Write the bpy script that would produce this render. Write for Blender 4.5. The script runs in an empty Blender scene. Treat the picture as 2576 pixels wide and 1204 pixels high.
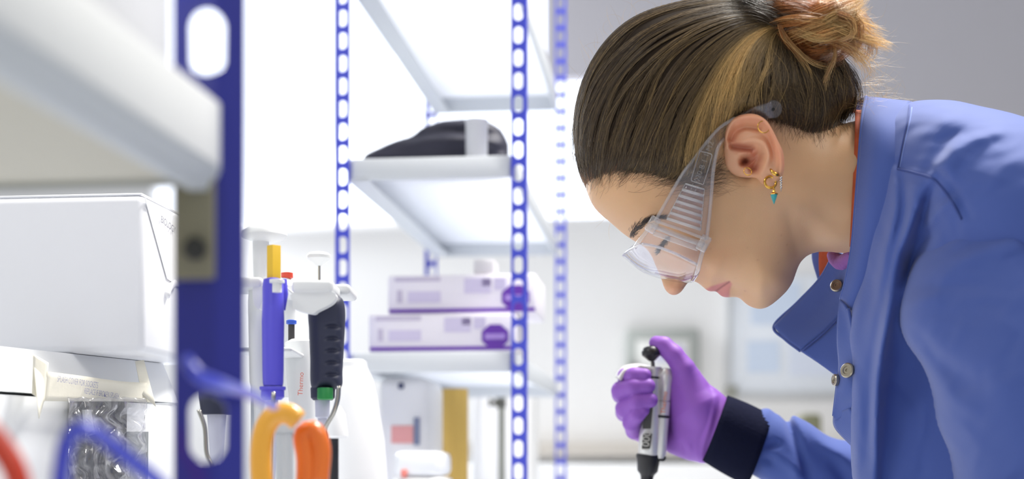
import bpy, bmesh, math, random
import numpy as np
from mathutils import Vector, Matrix
# ---------------------------------------------------------------- camera, world, lights, exposure
SC = bpy.context.scene
COL = SC.collection
F, CU, HV, CZ = 3578.0, 1288.0, 1170.0, 1.15      # focal length in px of a 2576 px frame, axis column, horizon row, eye height
cam_d = bpy.data.cameras.new('camera'); cam = bpy.data.objects.new('camera', cam_d); COL.objects.link(cam)
cam.location = (0, 0, CZ); cam.rotation_euler = (math.pi/2, 0, 0)
cam_d.sensor_width = 36; cam_d.lens = 36*F/2576; cam_d.shift_y = (HV-602)/2576
cam_d.clip_start = .02; cam_d.clip_end = 60
cam_d.dof.use_dof = True; cam_d.dof.focus_distance = 1.095; cam_d.dof.aperture_fstop = 4.2
SC.camera = cam
w = bpy.data.worlds.new('world'); SC.world = w; w.use_nodes = True
w.node_tree.nodes['Background'].inputs[0].default_value = (.93, .96, 1, 1)
w.node_tree.nodes['Background'].inputs[1].default_value = .36
def area(name, loc, target, size, power, col=(1, 1, 1), size_y=None):
    l = bpy.data.lights.new(name, 'AREA'); l.energy = power; l.color = col; l.size = size
    if size_y: l.shape = 'RECTANGLE'; l.size_y = size_y
    o = bpy.data.objects.new(name, l); COL.objects.link(o); o.location = loc
    o.rotation_euler = (Vector(target)-Vector(loc)).to_track_quat('-Z', 'Y').to_euler(); return o
area('ceiling_light_over_bench', (.55, 1.55, 2.75), (.3, 1.15, 1.2), .55, 50, (1, .97, .92), .35)
area('ceiling_light_right', (1.3, .3, 2.6), (.3, 1.15, 1.2), .9, 12, (1, .96, .9))
area('window_daylight', (-.9, 4.2, 2.2), (.1, 1.2, 1.3), 1.6, 110, (.93, .96, 1), 1.2)
area('left_fill_light', (-1.0, .55, 2.5), (-.55, .95, 1.1), .6, 6.5, (1, .99, .97), .4)  # added fill, no lamp seen there; brightens the left foreground
SC.view_settings.view_transform = 'Standard'; SC.view_settings.look = 'None'
SC.view_settings.gamma = 1; SC.view_settings.use_curve_mapping = False
SC.view_settings.exposure = .16
SC.cycles.transparent_max_bounces = 32; SC.cycles.caustics_reflective = False; SC.cycles.caustics_refractive = False
# ---------------------------------------------------------------- helpers
rnd = random.Random(7); NR = np.random.default_rng(11)
CAM = np.array([0, 0, CZ])
def P(u, v, d): return Vector(((u-CU)/F*d, d, CZ+(HV-v)/F*d))
def lin(c):
    return tuple((x/255/12.92 if x/255 <= .04045 else ((x/255+.055)/1.055)**2.4) for x in c)
MATS = {}
def mat(name, rgb, rough=.5, bump=None, metal=0, spec=.5, sss=0, var=None, trans=0, alpha=1, emit=None, coat=0, attr=None, sheen=0):
    """procedural principled material; rgb in sRGB 0-255; bump=(scale,strength,distance); var=(scale,amount)"""
    if name in MATS: return MATS[name]
    m = bpy.data.materials.new(name); m.use_nodes = True; nt = m.node_tree; b = nt.nodes['Principled BSDF']
    c = lin(rgb) + (1,)
    b.inputs['Base Color'].default_value = c; b.inputs['Roughness'].default_value = rough
    b.inputs['Metallic'].default_value = metal; b.inputs['Specular IOR Level'].default_value = spec
    if sss:
        b.inputs['Subsurface Weight'].default_value = sss; b.inputs['Subsurface Radius'].default_value = (1, .35, .18)
        b.inputs['Subsurface Scale'].default_value = .006
    if trans: b.inputs['Transmission Weight'].default_value = trans
    if alpha < 1: b.inputs['Alpha'].default_value = alpha
    if coat: b.inputs['Coat Weight'].default_value = coat
    if sheen: b.inputs['Sheen Weight'].default_value = sheen
    if emit: b.inputs['Emission Color'].default_value = c; b.inputs['Emission Strength'].default_value = emit
    src = None
    if attr:
        a = nt.nodes.new('ShaderNodeAttribute'); a.attribute_name = attr; src = a.outputs['Color']
    if var:
        t = nt.nodes.new('ShaderNodeTexCoord'); n = nt.nodes.new('ShaderNodeTexNoise'); n.inputs['Scale'].default_value = var[0]; n.inputs['Detail'].default_value = 4
        nt.links.new(t.outputs['Object'], n.inputs['Vector'])
        mr = nt.nodes.new('ShaderNodeMapRange'); mr.inputs[3].default_value = 1-var[1]; mr.inputs[4].default_value = 1+var[1]
        nt.links.new(n.outputs['Fac'], mr.inputs[0])
        mx = nt.nodes.new('ShaderNodeMix'); mx.data_type = 'RGBA'; mx.blend_type = 'MULTIPLY'; mx.inputs[0].default_value = 1
        mx.inputs[6].default_value = c
        if src: nt.links.new(src, mx.inputs[6])
        nt.links.new(mr.outputs[0], mx.inputs[7]); src = mx.outputs[2]
    if src: nt.links.new(src, b.inputs['Base Color'])
    if bump:
        t = nt.nodes.new('ShaderNodeTexCoord'); n = nt.nodes.new('ShaderNodeTexNoise'); n.inputs['Scale'].default_value = bump[0]; n.inputs['Detail'].default_value = 3
        nt.links.new(t.outputs['Object'], n.inputs['Vector']); bn = nt.nodes.new('ShaderNodeBump')
        bn.inputs['Strength'].default_value = bump[1]; bn.inputs['Distance'].default_value = bump[2]
        nt.links.new(n.outputs['Fac'], bn.inputs['Height']); nt.links.new(bn.outputs[0], b.inputs['Normal'])
    MATS[name] = m; return m
def clear_mat(name, rgb=(255, 255, 255), body=.06, rough=.03, spec=1.0, ior=1.5):
    """clear plastic: transparent body with fresnel reflection and a trace of haze"""
    if name in MATS: return MATS[name]
    m = bpy.data.materials.new(name); m.use_nodes = True; nt = m.node_tree; nt.nodes.clear()
    o = nt.nodes.new('ShaderNodeOutputMaterial'); tr = nt.nodes.new('ShaderNodeBsdfTransparent'); gl = nt.nodes.new('ShaderNodeBsdfGlossy')
    di = nt.nodes.new('ShaderNodeBsdfTranslucent'); df = nt.nodes.new('ShaderNodeBsdfDiffuse'); ad = nt.nodes.new('ShaderNodeMixShader'); ad.inputs[0].default_value = .5
    gl.inputs['Roughness'].default_value = rough
    c = lin(rgb)+(1,); tr.inputs[0].default_value = (c[0], c[1], c[2], 1); di.inputs[0].default_value = c; df.inputs[0].default_value = c
    fr = nt.nodes.new('ShaderNodeLayerWeight'); fr.inputs['Blend'].default_value = .5; pw = nt.nodes.new('ShaderNodeMath'); pw.operation = 'POWER'; pw.inputs[1].default_value = 3.5
    nt.links.new(fr.outputs['Facing'], pw.inputs[0])
    m1 = nt.nodes.new('ShaderNodeMixShader'); m1.inputs[0].default_value = body
    m2 = nt.nodes.new('ShaderNodeMixShader')
    nt.links.new(di.outputs[0], ad.inputs[1]); nt.links.new(df.outputs[0], ad.inputs[2])
    nt.links.new(tr.outputs[0], m1.inputs[1]); nt.links.new(ad.outputs[0], m1.inputs[2])
    ml = nt.nodes.new('ShaderNodeMath'); ml.operation = 'MULTIPLY_ADD'; ml.inputs[1].default_value = .7*spec; ml.inputs[2].default_value = .035*spec; ml.use_clamp = True
    nt.links.new(pw.outputs[0], ml.inputs[0]); nt.links.new(ml.outputs[0], m2.inputs[0])
    nt.links.new(m1.outputs[0], m2.inputs[1]); nt.links.new(gl.outputs[0], m2.inputs[2])
    nt.links.new(m2.outputs[0], o.inputs[0]); MATS[name] = m; return m
def link(name, me, m=None, parent=None, smooth=True):
    o = bpy.data.objects.new(name, me); COL.objects.link(o)
    if m is not None:
        me.materials.clear(); me.materials.append(m)
    if smooth and len(me.polygons): me.polygons.foreach_set('use_smooth', [True]*len(me.polygons))
    if parent is not None:
        o.parent = parent; o.matrix_parent_inverse = parent.matrix_world.inverted()
    return o
def mesh(name, V, Fc, m=None, parent=None, smooth=True):
    me = bpy.data.meshes.new(name); me.from_pydata([tuple(map(float, v)) for v in V], [], [tuple(map(int, f)) for f in Fc]); me.validate(); me.update()
    return link(name, me, m, parent, smooth)
def fastmesh(name, V, Q, m=None, parent=None, smooth=True):
    V = np.asarray(V, np.float32); Q = np.asarray(Q, np.int32); k = Q.shape[1]
    me = bpy.data.meshes.new(name); me.vertices.add(len(V)); me.vertices.foreach_set('co', V.ravel())
    me.loops.add(Q.size); me.loops.foreach_set('vertex_index', Q.ravel()); me.polygons.add(len(Q))
    me.polygons.foreach_set('loop_start', np.arange(0, Q.size, k, dtype=np.int32))
    me.update(calc_edges=True); me.validate()
    return link(name, me, m, parent, smooth)
def vcol(o, C, name='Col'):
    C = np.asarray(C, np.float32)
    if C.shape[1] == 3: C = np.concatenate([C, np.ones((len(C), 1), np.float32)], 1)
    a = o.data.color_attributes.new(name, 'FLOAT_COLOR', 'POINT'); a.data.foreach_set('color', C.ravel())
def tag(o, label=None, cat=None, group=None, kind=None):
    if label: o['label'] = label
    if cat: o['category'] = cat
    if group: o['group'] = group
    if kind: o['kind'] = kind
    return o
def empty(name, loc, label=None, cat=None, group=None, rz=0):
    o = bpy.data.objects.new(name, None); COL.objects.link(o); o.location = loc; o.rotation_euler = (0, 0, rz)
    o.empty_display_size = .02; bpy.context.view_layer.update(); return tag(o, label, cat, group)
def solid(o, t, offset=0):
    md = o.modifiers.new('thick', 'SOLIDIFY'); md.thickness = t; md.offset = offset; return o
def bevel(o, wd, seg=2):
    md = o.modifiers.new('bevel', 'BEVEL'); md.width = wd; md.segments = seg; md.limit_method = 'ANGLE'; return o
def subsurf(o, n=1):
    md = o.modifiers.new('sub', 'SUBSURF'); md.levels = n; md.render_levels = n; return o
def box(name, lo, hi, m=None, parent=None, bv=0, mtx=None, seg=2):
    x0, y0, z0 = lo; x1, y1, z1 = hi
    V = [Vector(p) for p in ((x0,y0,z0),(x1,y0,z0),(x1,y1,z0),(x0,y1,z0),(x0,y0,z1),(x1,y0,z1),(x1,y1,z1),(x0,y1,z1))]
    if mtx is not None: V = [mtx @ v for v in V]
    o = mesh(name, V, [(3,2,1,0),(4,5,6,7),(0,1,5,4),(1,2,6,5),(2,3,7,6),(3,0,4,7)], m, parent, False)
    if bv: bevel(o, bv, seg); o.data.polygons.foreach_set('use_smooth', [True]*6)
    return o
def basis(d):
    d = Vector(d).normalized(); a = Vector((0, 0, 1)) if abs(d.z) < .9 else Vector((1, 0, 0))
    x = d.cross(a).normalized(); return x, d.cross(x).normalized(), d
def lathe(name, p0, axis, prof, m=None, parent=None, seg=32, smooth=True, ang=None, flat=1.0):
    """prof: list of (distance along axis, radius)"""
    x, y, d = basis(axis); p0 = Vector(p0); V = []; Fc = []
    for h, r in prof:
        for i in range(seg):
            a = 2*math.pi*i/seg; V.append(p0 + d*h + x*(r*math.cos(a)) + y*(r*flat*math.sin(a)))
    for j in range(len(prof)-1):
        for i in range(seg):
            Fc.append((j*seg+i, j*seg+(i+1) % seg, (j+1)*seg+(i+1) % seg, (j+1)*seg+i))
    Fc.append(tuple(range(seg-1, -1, -1))); Fc.append(tuple((len(prof)-1)*seg+i for i in range(seg)))
    o = mesh(name, V, Fc, m, parent, smooth)
    if smooth: o.data.set_sharp_from_angle(angle=math.radians(38))
    return o
def crom(pts, n):
    """catmull-rom resample to n points (any dimension)"""
    Pn = np.asarray(pts, float)
    if len(Pn) < 3: 
        t = np.linspace(0, 1, n)[:, None]; return Pn[0]*(1-t)+Pn[-1]*t
    L = np.concatenate([[0], np.cumsum(np.maximum(1e-9, np.linalg.norm(np.diff(Pn, axis=0), axis=1)))]); L /= L[-1]
    s = np.linspace(0, 1, n); i = np.clip(np.searchsorted(L, s, side='right')-1, 0, len(Pn)-2)
    t = ((s-L[i])/np.maximum(1e-9, L[i+1]-L[i]))[:, None]
    A = np.concatenate([[2*Pn[0]-Pn[1]], Pn, [2*Pn[-1]-Pn[-2]]])
    a, b, c, d = A[i], A[i+1], A[i+2], A[i+3]
    return .5*((2*b)+(-a+c)*t+(2*a-5*b+4*c-d)*t*t+(-a+3*b-3*c+d)*t**3)
def closed(pts, n):
    """smooth closed outline resampled to n points"""
    Pn = np.asarray(pts, float); Q = np.concatenate([Pn[-3:], Pn, Pn[:3]]); R_ = crom(Q, n*4)
    d0 = np.argmin(np.linalg.norm(R_[:n*2]-Pn[0], axis=1)); d1 = n*2+np.argmin(np.linalg.norm(R_[n*2:]-Pn[0], axis=1))
    Z = R_[d0:d1]; L = np.concatenate([[0], np.cumsum(np.linalg.norm(np.diff(Z, axis=0), axis=1))])
    s = np.linspace(0, L[-1], n, endpoint=False); return np.stack([np.interp(s, L, Z[:, k]) for k in range(Z.shape[1])], 1)
def tube(name, pts, r, m=None, parent=None, seg=10, n=None, cap=True, cyc=False):
    """round tube through world points; r scalar or per-point list"""
    pts = np.array([tuple(p) for p in pts], float)
    rr = np.full(len(pts), r, float) if np.isscalar(r) else np.asarray(r, float)
    if n and not cyc:
        A = crom(np.concatenate([pts, rr[:, None]], 1), n); pts, rr = A[:, :3], A[:, 3]
    if n and cyc:
        A = closed(np.concatenate([pts, rr[:, None]], 1), n); pts, rr = A[:, :3], A[:, 3]
    N = len(pts)
    if cyc: T = np.roll(pts, -1, 0)-np.roll(pts, 1, 0)
    else: T = np.gradient(pts, axis=0)
    T /= np.linalg.norm(T, axis=1)[:, None]+1e-12
    x = np.cross(T[0], [0.31, .17, .93]); x /= np.linalg.norm(x); V = []
    for i in range(N):
        x = x-T[i]*np.dot(x, T[i]); x /= np.linalg.norm(x); y = np.cross(T[i], x)
        for j in range(seg):
            a = 2*math.pi*j/seg; V.append(pts[i]+rr[i]*(math.cos(a)*x+math.sin(a)*y))
    Fc = []
    for i in range(N if cyc else N-1):
        for j in range(seg):
            k = (i+1) % N; Fc.append((i*seg+j, i*seg+(j+1) % seg, k*seg+(j+1) % seg, k*seg+j))
    if cap and not cyc: Fc.append(tuple(range(seg-1, -1, -1))); Fc.append(tuple((N-1)*seg+j for j in range(seg)))
    return mesh(name, V, Fc, m, parent)
def grid(name, rows, m=None, parent=None, n=24, k=12, thick=0, cyc=False):
    """smooth sheet lofted through rows of world points"""
    R_ = np.array([crom([tuple(p) for p in r], n) for r in rows])
    A = np.array([crom(R_[:, j], k) if len(rows) > 2 else R_[0, j]+(R_[1, j]-R_[0, j])*np.linspace(0, 1, k)[:, None] for j in range(n)])
    V = A.reshape(-1, 3); Fc = [(i*k+j, (i+1)*k+j, (i+1)*k+j+1, i*k+j+1) for i in range(n-1) for j in range(k-1)]
    o = mesh(name, V, Fc, m, parent)
    if thick: solid(o, thick)
    return o
class Frame:
    """local frame on the ray through (u0,v0) at distance D; points are given by column, row and mm towards the viewer side"""
    def __init__(s, u0, v0, D):
        r = np.array([(u0-CU)/F, 1, (HV-v0)/F]); s.N = r/np.linalg.norm(r); s.D = D; s.u0, s.v0 = u0, v0
        s.k = D/(F*np.linalg.norm(r))                  # metres per px
    def _ray(s, u, v):
        u, v = np.broadcast_arrays(np.asarray(u, float), np.asarray(v, float)); return np.stack([(u-CU)/F, np.ones_like(u), (HV-v)/F], -1)
    def at(s, u, v, n):                                # column,row in the mid plane, n in px units off the plane
        r = s._ray(u, v); t = s.D/(r@s.N); return CAM+r*t[..., None]-np.asarray(n, float)[..., None]*s.k*s.N
    def see(s, u, v, mm=0):                            # the point at mm off the plane met by the ray through (u,v)
        r = s._ray(u, v); t = (s.D-np.asarray(mm, float)/1000)/(r@s.N); return CAM+r*t[..., None]
    def mp(s, u, v, mm):                               # its column,row,n in mid-plane units
        q = (s.D-mm/1000)/s.D; return np.array([s.u0+(u-s.u0)*q, s.v0+(v-s.v0)*q, mm/1000/s.k])
    def pts(s, L): return [s.see(*p) for p in L]
def surfnet(phi):
    s = phi < 0; nx, ny, nz = phi.shape; c = np.zeros((nx-1, ny-1, nz-1), np.uint8); cs = [(i, j, k) for i in (0, 1) for j in (0, 1) for k in (0, 1)]
    for i, j, k in cs: c += s[i:nx-1+i, j:ny-1+j, k:nz-1+k]
    A = np.nonzero((c > 0) & (c < 8)); idx = np.full(c.shape, -1, np.int32); idx[A] = np.arange(len(A[0]))
    v = {q: phi[A[0]+q[0], A[1]+q[1], A[2]+q[2]] for q in cs}
    pos = np.zeros((len(A[0]), 3)); cnt = np.zeros(len(A[0]))
    for q in cs:
        for ax in range(3):
            if q[ax]: continue
            p = list(q); p[ax] = 1; p = tuple(p); a, b = v[q], v[p]; mk = (a < 0) != (b < 0)
            t = np.where(mk, a/np.where(mk, a-b, 1), 0)
            for d in range(3): pos[:, d] += mk*((q[d]) if d != ax else t)
            cnt += mk
    pos = pos/cnt[:, None]+np.stack(A, 1); Q = []
    for ax in range(3):
        o1, o2 = [(1, 2), (2, 0), (0, 1)][ax]
        s0 = [slice(None)]*3; s1 = [slice(None)]*3; s0[ax] = slice(0, -1); s1[ax] = slice(1, None)
        for o_ in (o1, o2): s0[o_] = slice(1, -1); s1[o_] = slice(1, -1)
        a, b = s[tuple(s0)], s[tuple(s1)]
        for flip in (0, 1):
            E = np.argwhere(a & ~b) if flip == 0 else np.argwhere(~a & b)
            if not len(E): continue
            E = E.copy(); E[:, o1] += 1; E[:, o2] += 1
            def cell(d1, d2):
                e = E.copy(); e[:, o1] -= d1; e[:, o2] -= d2; return idx[e[:, 0], e[:, 1], e[:, 2]]
            q = np.stack([cell(1, 1), cell(0, 1), cell(0, 0), cell(1, 0)], 1)
            Q.append(q if flip == 0 else q[:, ::-1])
    return pos, np.concatenate(Q)
def seg_dist(U, V, poly, close=False):
    """distance of grid points to a polyline, and arc position 0..1 of the nearest point"""
    p = np.asarray(poly, float)
    if close: p = np.concatenate([p, p[:1]])
    best = np.full(U.shape, 1e18); pos = np.zeros(U.shape); L = np.concatenate([[0], np.cumsum(np.linalg.norm(np.diff(p, axis=0), axis=1))])
    for i in range(len(p)-1):
        a, d = p[i], p[i+1]-p[i]; l2 = d@d
        if l2 < 1e-12: continue
        t = np.clip(((U-a[0])*d[0]+(V-a[1])*d[1])/l2, 0, 1)
        q = (U-a[0]-t*d[0])**2+(V-a[1]-t*d[1])**2; mk = q < best; best = np.where(mk, q, best); pos = np.where(mk, (L[i]+t*math.sqrt(l2))/L[-1], pos)
    return np.sqrt(best), pos
def inside(U, V, poly):
    p = np.asarray(poly, float); r = np.zeros(U.shape, bool); n = len(p); j = n-1
    for i in range(n):
        if p[i, 1] != p[j, 1]:
            r ^= ((p[i, 1] > V) != (p[j, 1] > V)) & (U < (p[j, 0]-p[i, 0])*(V-p[i, 1])/(p[j, 1]-p[i, 1])+p[i, 0])
        j = i
    return r
def sdist(U, V, poly):
    d, _ = seg_dist(U, V, poly, True); return np.where(inside(U, V, poly), d, -d)
class TPS:
    def __init__(s, pts, reg=1e-3, sc=300.):
        p = np.asarray(pts, float); s.x = p[:, :2]/sc; s.sc = sc; n = len(p)
        K = s._k(((s.x[:, None]-s.x[None])**2).sum(-1))+reg*np.eye(n); B = np.concatenate([np.ones((n, 1)), s.x], 1)
        M = np.block([[K, B], [B.T, np.zeros((3, 3))]]); s.w = np.linalg.solve(M, np.concatenate([p[:, 2], np.zeros(3)]))
    def _k(s, r2): return .5*r2*np.log(r2+1e-9)
    def __call__(s, U, V):
        u, v = U/s.sc, V/s.sc; o = s.w[-3]+s.w[-2]*u+s.w[-1]*v
        for i in range(len(s.x)): o = o+s.w[i]*s._k((u-s.x[i, 0])**2+(v-s.x[i, 1])**2)
        return o
def ridge(U, V, line, amp, sig, n=40, taper=True, sharp=False):
    d, t = seg_dist(U, V, crom(line, n)); a = amp*(np.sin(np.pi*np.clip(t*.96+.02, 0, 1))**.6 if taper else 1)
    return a*(np.exp(-d/sig) if sharp else np.exp(-(d/sig)**2))
def fold(U, V, line, amp, wd, n=40, edge=4.):
    """cloth lapping over along a line: raised on the left of the line's direction, falling off over wd, cut short on the other side"""
    p = crom(line, n); d, t = seg_dist(U, V, p); i = np.clip((t*(n-1)).astype(int), 0, n-2); e = p[i+1]-p[i]; s = e[..., 0]*(V-p[i][..., 1])-e[..., 1]*(U-p[i][..., 0])
    a = amp*np.sin(np.pi*np.clip(t*.94+.03, 0, 1))**.5; return a*np.where(s < 0, np.exp(-(d/wd)**1.5), np.exp(-(d/edge)**2))
def creases(U, V, regions, seed):
    """small random cloth wrinkles: regions of (u0,u1,v0,v1,angle,count,amp)"""
    q = random.Random(seed); e = 0*U
    for u0, u1, v0, v1, an, c, am in regions:
        for _ in range(c):
            a, b = q.uniform(u0, u1), q.uniform(v0, v1); t = math.radians(an+q.gauss(0, 22)); L = q.uniform(25, 75); k = q.gauss(0, .18)
            ln = np.array([(a+s*L*math.cos(t)-k*s*s*L*math.sin(t), b+s*L*math.sin(t)+k*s*s*L*math.cos(t)) for s in (-1, -.5, 0, .5, 1)])
            mk = (np.abs(U[:, 0]-a) < L+40, np.abs(V[0]-b) < L+40); ix = np.ix_(*mk)
            if not (mk[0].any() and mk[1].any()): continue
            e[ix] += ridge(U[ix], V[ix], ln, am*q.choice((-1, 1))*q.uniform(.4, 1), q.uniform(5, 11), n=12)
    return e
def blur(A, sg):
    r = int(3*sg+1); k = np.exp(-np.arange(-r, r+1)**2/(2*sg*sg)); k /= k.sum()
    for ax in (0, 1):
        Pd = np.pad(A, [(r, r) if i == ax else (0, 0) for i in range(2)], mode='edge')
        A = sum(k[i]*np.take(Pd, np.arange(i, i+A.shape[ax]), axis=ax) for i in range(2*r+1))
    return A
def bilin(A, x, y):
    x = np.clip(x, 0, A.shape[0]-1.001); y = np.clip(y, 0, A.shape[1]-1.001); i = x.astype(int); j = y.astype(int); a, b = x-i, y-j
    return A[i, j]*(1-a)*(1-b)+A[i+1, j]*a*(1-b)+A[i, j+1]*(1-a)*b+A[i+1, j+1]*a*b
class Relief:
    """a solid swelled from an outline: half thickness w(u,v) about a mid surface m(u,v), all in px units of its frame"""
    def __init__(s, fr, outline, W, R, h=4., extra=None, mid=None, sm=2.0, pad=12, wmin=None):
        s.fr, s.h = fr, h; o = np.asarray(outline, float); lo = o.min(0)-pad; hi = o.max(0)+pad; s.lo = lo
        nu, nv = int((hi[0]-lo[0])/h)+2, int((hi[1]-lo[1])/h)+2
        U, V = np.meshgrid(lo[0]+h*np.arange(nu), lo[1]+h*np.arange(nv), indexing='ij'); s.U, s.V = U, V
        mm = 1/1000/fr.k; s.mm = mm
        d = sdist(U, V, o); s.d = d
        Wf = np.maximum((W(U, V) if callable(W) else W+0*U), 1.)*mm; Rf = np.maximum(R(U, V) if callable(R) else R+0*U, 8.)
        if extra is not None: Wf = Wf+extra(U, V)*mm
        q = np.clip(d/Rf, None, 1); w2 = np.where(d > 0, 1-(1-np.clip(q, 0, 1))**2, 2*q)
        s.w2 = blur(np.sign(w2)*Wf**2*np.abs(w2), sm) if sm else w2*Wf**2
        s.m = (mid(U, V)*mm if callable(mid) else (mid or 0)*mm+0*U)
    def w(s, u, v): return np.sqrt(np.maximum(bilin(s.w2, (u-s.lo[0])/s.h, (v-s.lo[1])/s.h), 0))
    def build(s, name, m=None, parent=None, keep=None, add=None, hz=None):
        hz = hz or s.h; wm = math.sqrt(max(s.w2.max(), 1)); z0 = s.m.min()-wm-2*hz; z1 = s.m.max()+wm+2*hz; nz = int((z1-z0)/hz)+2
        z = (z0+hz*np.arange(nz)).astype(np.float32)
        sc = np.maximum(np.sqrt(np.maximum(s.w2, 0)), 12)
        phi = ((z[None, None]-s.m[..., None].astype(np.float32))**2-s.w2[..., None].astype(np.float32))/sc[..., None].astype(np.float32)
        pos, Q = surfnet(phi); u = s.lo[0]+s.h*pos[:, 0]; v = s.lo[1]+s.h*pos[:, 1]; n = z0+hz*pos[:, 2]
        s.vu, s.vv, s.vn = u, v, n
        X = s.fr.at(u, v, n)
        if keep is not None:
            k = keep(u, v, n); Q = Q[k[Q].all(1)]; used = np.unique(Q); mp_ = np.full(len(X), -1); mp_[used] = np.arange(len(used)); Q = mp_[Q]; X = X[used]
            s.vu, s.vv, s.vn = u[used], v[used], n[used]
        return fastmesh(name, X, Q[:, ::-1], m, parent)
class Blob:
    """smooth union of tapered capsules and boxes in px units of a frame"""
    def __init__(s, fr, lo, hi, h):
        s.fr, s.h = fr, h; s.lo = np.asarray(lo, float); n = ((np.asarray(hi)-s.lo)/h).astype(int)+2
        ax = [(s.lo[i]+h*np.arange(n[i])).astype(np.float32) for i in range(3)]; s.X, s.Y, s.Z = np.meshgrid(*ax, indexing='ij'); s.phi = np.full(s.X.shape, 1e3, np.float32)
    def cap(s, a, b, ra, rb, k=6, sub=False, flat=None):
        a, b = np.asarray(a, float), np.asarray(b, float); d = b-a; l2 = d@d
        t = np.clip(((s.X-a[0])*d[0]+(s.Y-a[1])*d[1]+(s.Z-a[2])*d[2])/l2, 0, 1)
        f = np.sqrt((s.X-a[0]-t*d[0])**2+(s.Y-a[1]-t*d[1])**2+(s.Z-a[2]-t*d[2])**2)-(ra+(rb-ra)*t)
        s.join(f, k, sub)
    def ell(s, c, r, k=6, rot=None):
        X = np.stack([s.X-c[0], s.Y-c[1], s.Z-c[2]], -1)
        if rot is not None: X = X@np.asarray(rot)
        f = (np.sqrt(((X/np.asarray(r))**2).sum(-1))-1)*min(r); s.join(f, k)
    def join(s, f, k, sub=False):
        if sub:
            h = np.clip(.5-.5*(-f-s.phi)/k*-1, 0, 1); h = np.clip(.5-.5*(s.phi+f)/k, 0, 1); s.phi = (s.phi*(1-h)+(-f)*h+k*h*(1-h)).astype(np.float32)
        else:
            h = np.clip(.5+.5*(f-s.phi)/k, 0, 1); s.phi = (f*(1-h)+s.phi*h-k*h*(1-h)).astype(np.float32)
    def build(s, name, m, parent):
        pos, Q = surfnet(s.phi); p = s.lo+s.h*pos; s.p = p
        return fastmesh(name, s.fr.at(p[:, 0], p[:, 1], p[:, 2]), Q[:, ::-1], m, parent)
def strands(name, S, rad, cols, m, parent, tipfade=.25, seg=3):
    """many fine hairs: S (N,K,3) world points, cols (N,3) linear; each hair a slim three-sided tube"""
    S = np.asarray(S); N, K, _ = S.shape; T = np.gradient(S, axis=1); T /= np.linalg.norm(T, axis=2)[..., None]+1e-12
    x = np.cross(T, np.array([.3, .9, .2])); x /= np.linalg.norm(x, axis=2)[..., None]+1e-12; y = np.cross(T, x)
    r = (np.asarray(rad).reshape(-1, 1)*(1-(1-tipfade)*np.linspace(0, 1, K)[None]**3))[..., None]
    V = np.stack([S+r*(math.cos(2*math.pi*j/seg)*x+math.sin(2*math.pi*j/seg)*y) for j in range(seg)], 2)
    b = (np.arange(N)[:, None]*K+np.arange(K-1)[None])*seg; Q = []
    for j in range(seg):
        j2 = (j+1) % seg; Q.append(np.stack([b+j, b+j2, b+seg+j2, b+seg+j], -1).reshape(-1, 4))
    o = fastmesh(name, V.reshape(-1, 3), np.concatenate(Q), m, parent)
    C = np.asarray(cols)
    C = np.repeat(C[:, None], K, 1) if C.ndim == 2 else C
    vcol(o, np.repeat(C[:, :, None], seg, 2).reshape(-1, 3)); o['kind'] = 'stuff'; return o
def to_mesh_text(name, s, size, mtx, m, parent=None, shear=0, ext=0, xs=1, thin=0):
    c = bpy.data.curves.new(name+'_c', 'FONT'); c.body = s; c.size = size; c.shear = shear; c.extrude = ext; c.offset = thin; c.resolution_u = 3; c.align_x = 'CENTER'; c.align_y = 'CENTER'
    o = bpy.data.objects.new(name+'_c', c); COL.objects.link(o); bpy.context.view_layer.update()
    me = bpy.data.meshes.new_from_object(o.evaluated_get(bpy.context.evaluated_depsgraph_get())); bpy.data.objects.remove(o); bpy.data.curves.remove(c)
    me.name = name; me.transform(mtx @ Matrix.Diagonal((xs, 1, 1, 1))); return link(name, me, m, parent, False)
def face_mtx(origin, xdir, ydir):
    x = Vector(xdir).normalized(); y = Vector(ydir); y = (y-x*y.dot(x)).normalized(); z = x.cross(y)
    return Matrix(((x.x, y.x, z.x, origin[0]), (x.y, y.y, z.y, origin[1]), (x.z, y.z, z.z, origin[2]), (0, 0, 0, 1)))
# ================================================================ the room
TH = math.atan((1690-CU)/F); cth, sth = math.cos(TH), math.sin(TH)
RM = Matrix.Rotation(-TH, 4, 'Z')                      # room axes: x across, y along the bench, turned a little from the view
def room(u, b, v=None):
    """across coordinate of the column u at room depth b; with v also the height"""
    q = (u-CU)/F; a = b*(q*cth-sth)/(cth+q*sth)
    if v is None: return a
    Y = -a*sth+b*cth; return a, CZ+(HV-v)/F*Y
def rbox(name, lo, hi, m, parent=None, bv=0): return box(name, lo, hi, m, parent, bv, RM)
BEN = .94
white_wall = mat('wall_paint', (236, 235, 234), .85, bump=(60, .05, .002)); lilac = mat('upper_wall_dimmed', (204, 201, 207), .85, bump=(60, .05, .002))  # upper wall is lit less; that dimness is put into its lilac-grey
B_ = 4.2
a0, z0 = room(380, B_, 228); a1, z1 = room(1905, B_, 548)
FL = tag(rbox('floor', (-4, -1.5, -.05), (4, B_+.1, 0), mat('floor_vinyl', (186, 190, 196), .5, var=(8, .04))), kind='structure')
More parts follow.
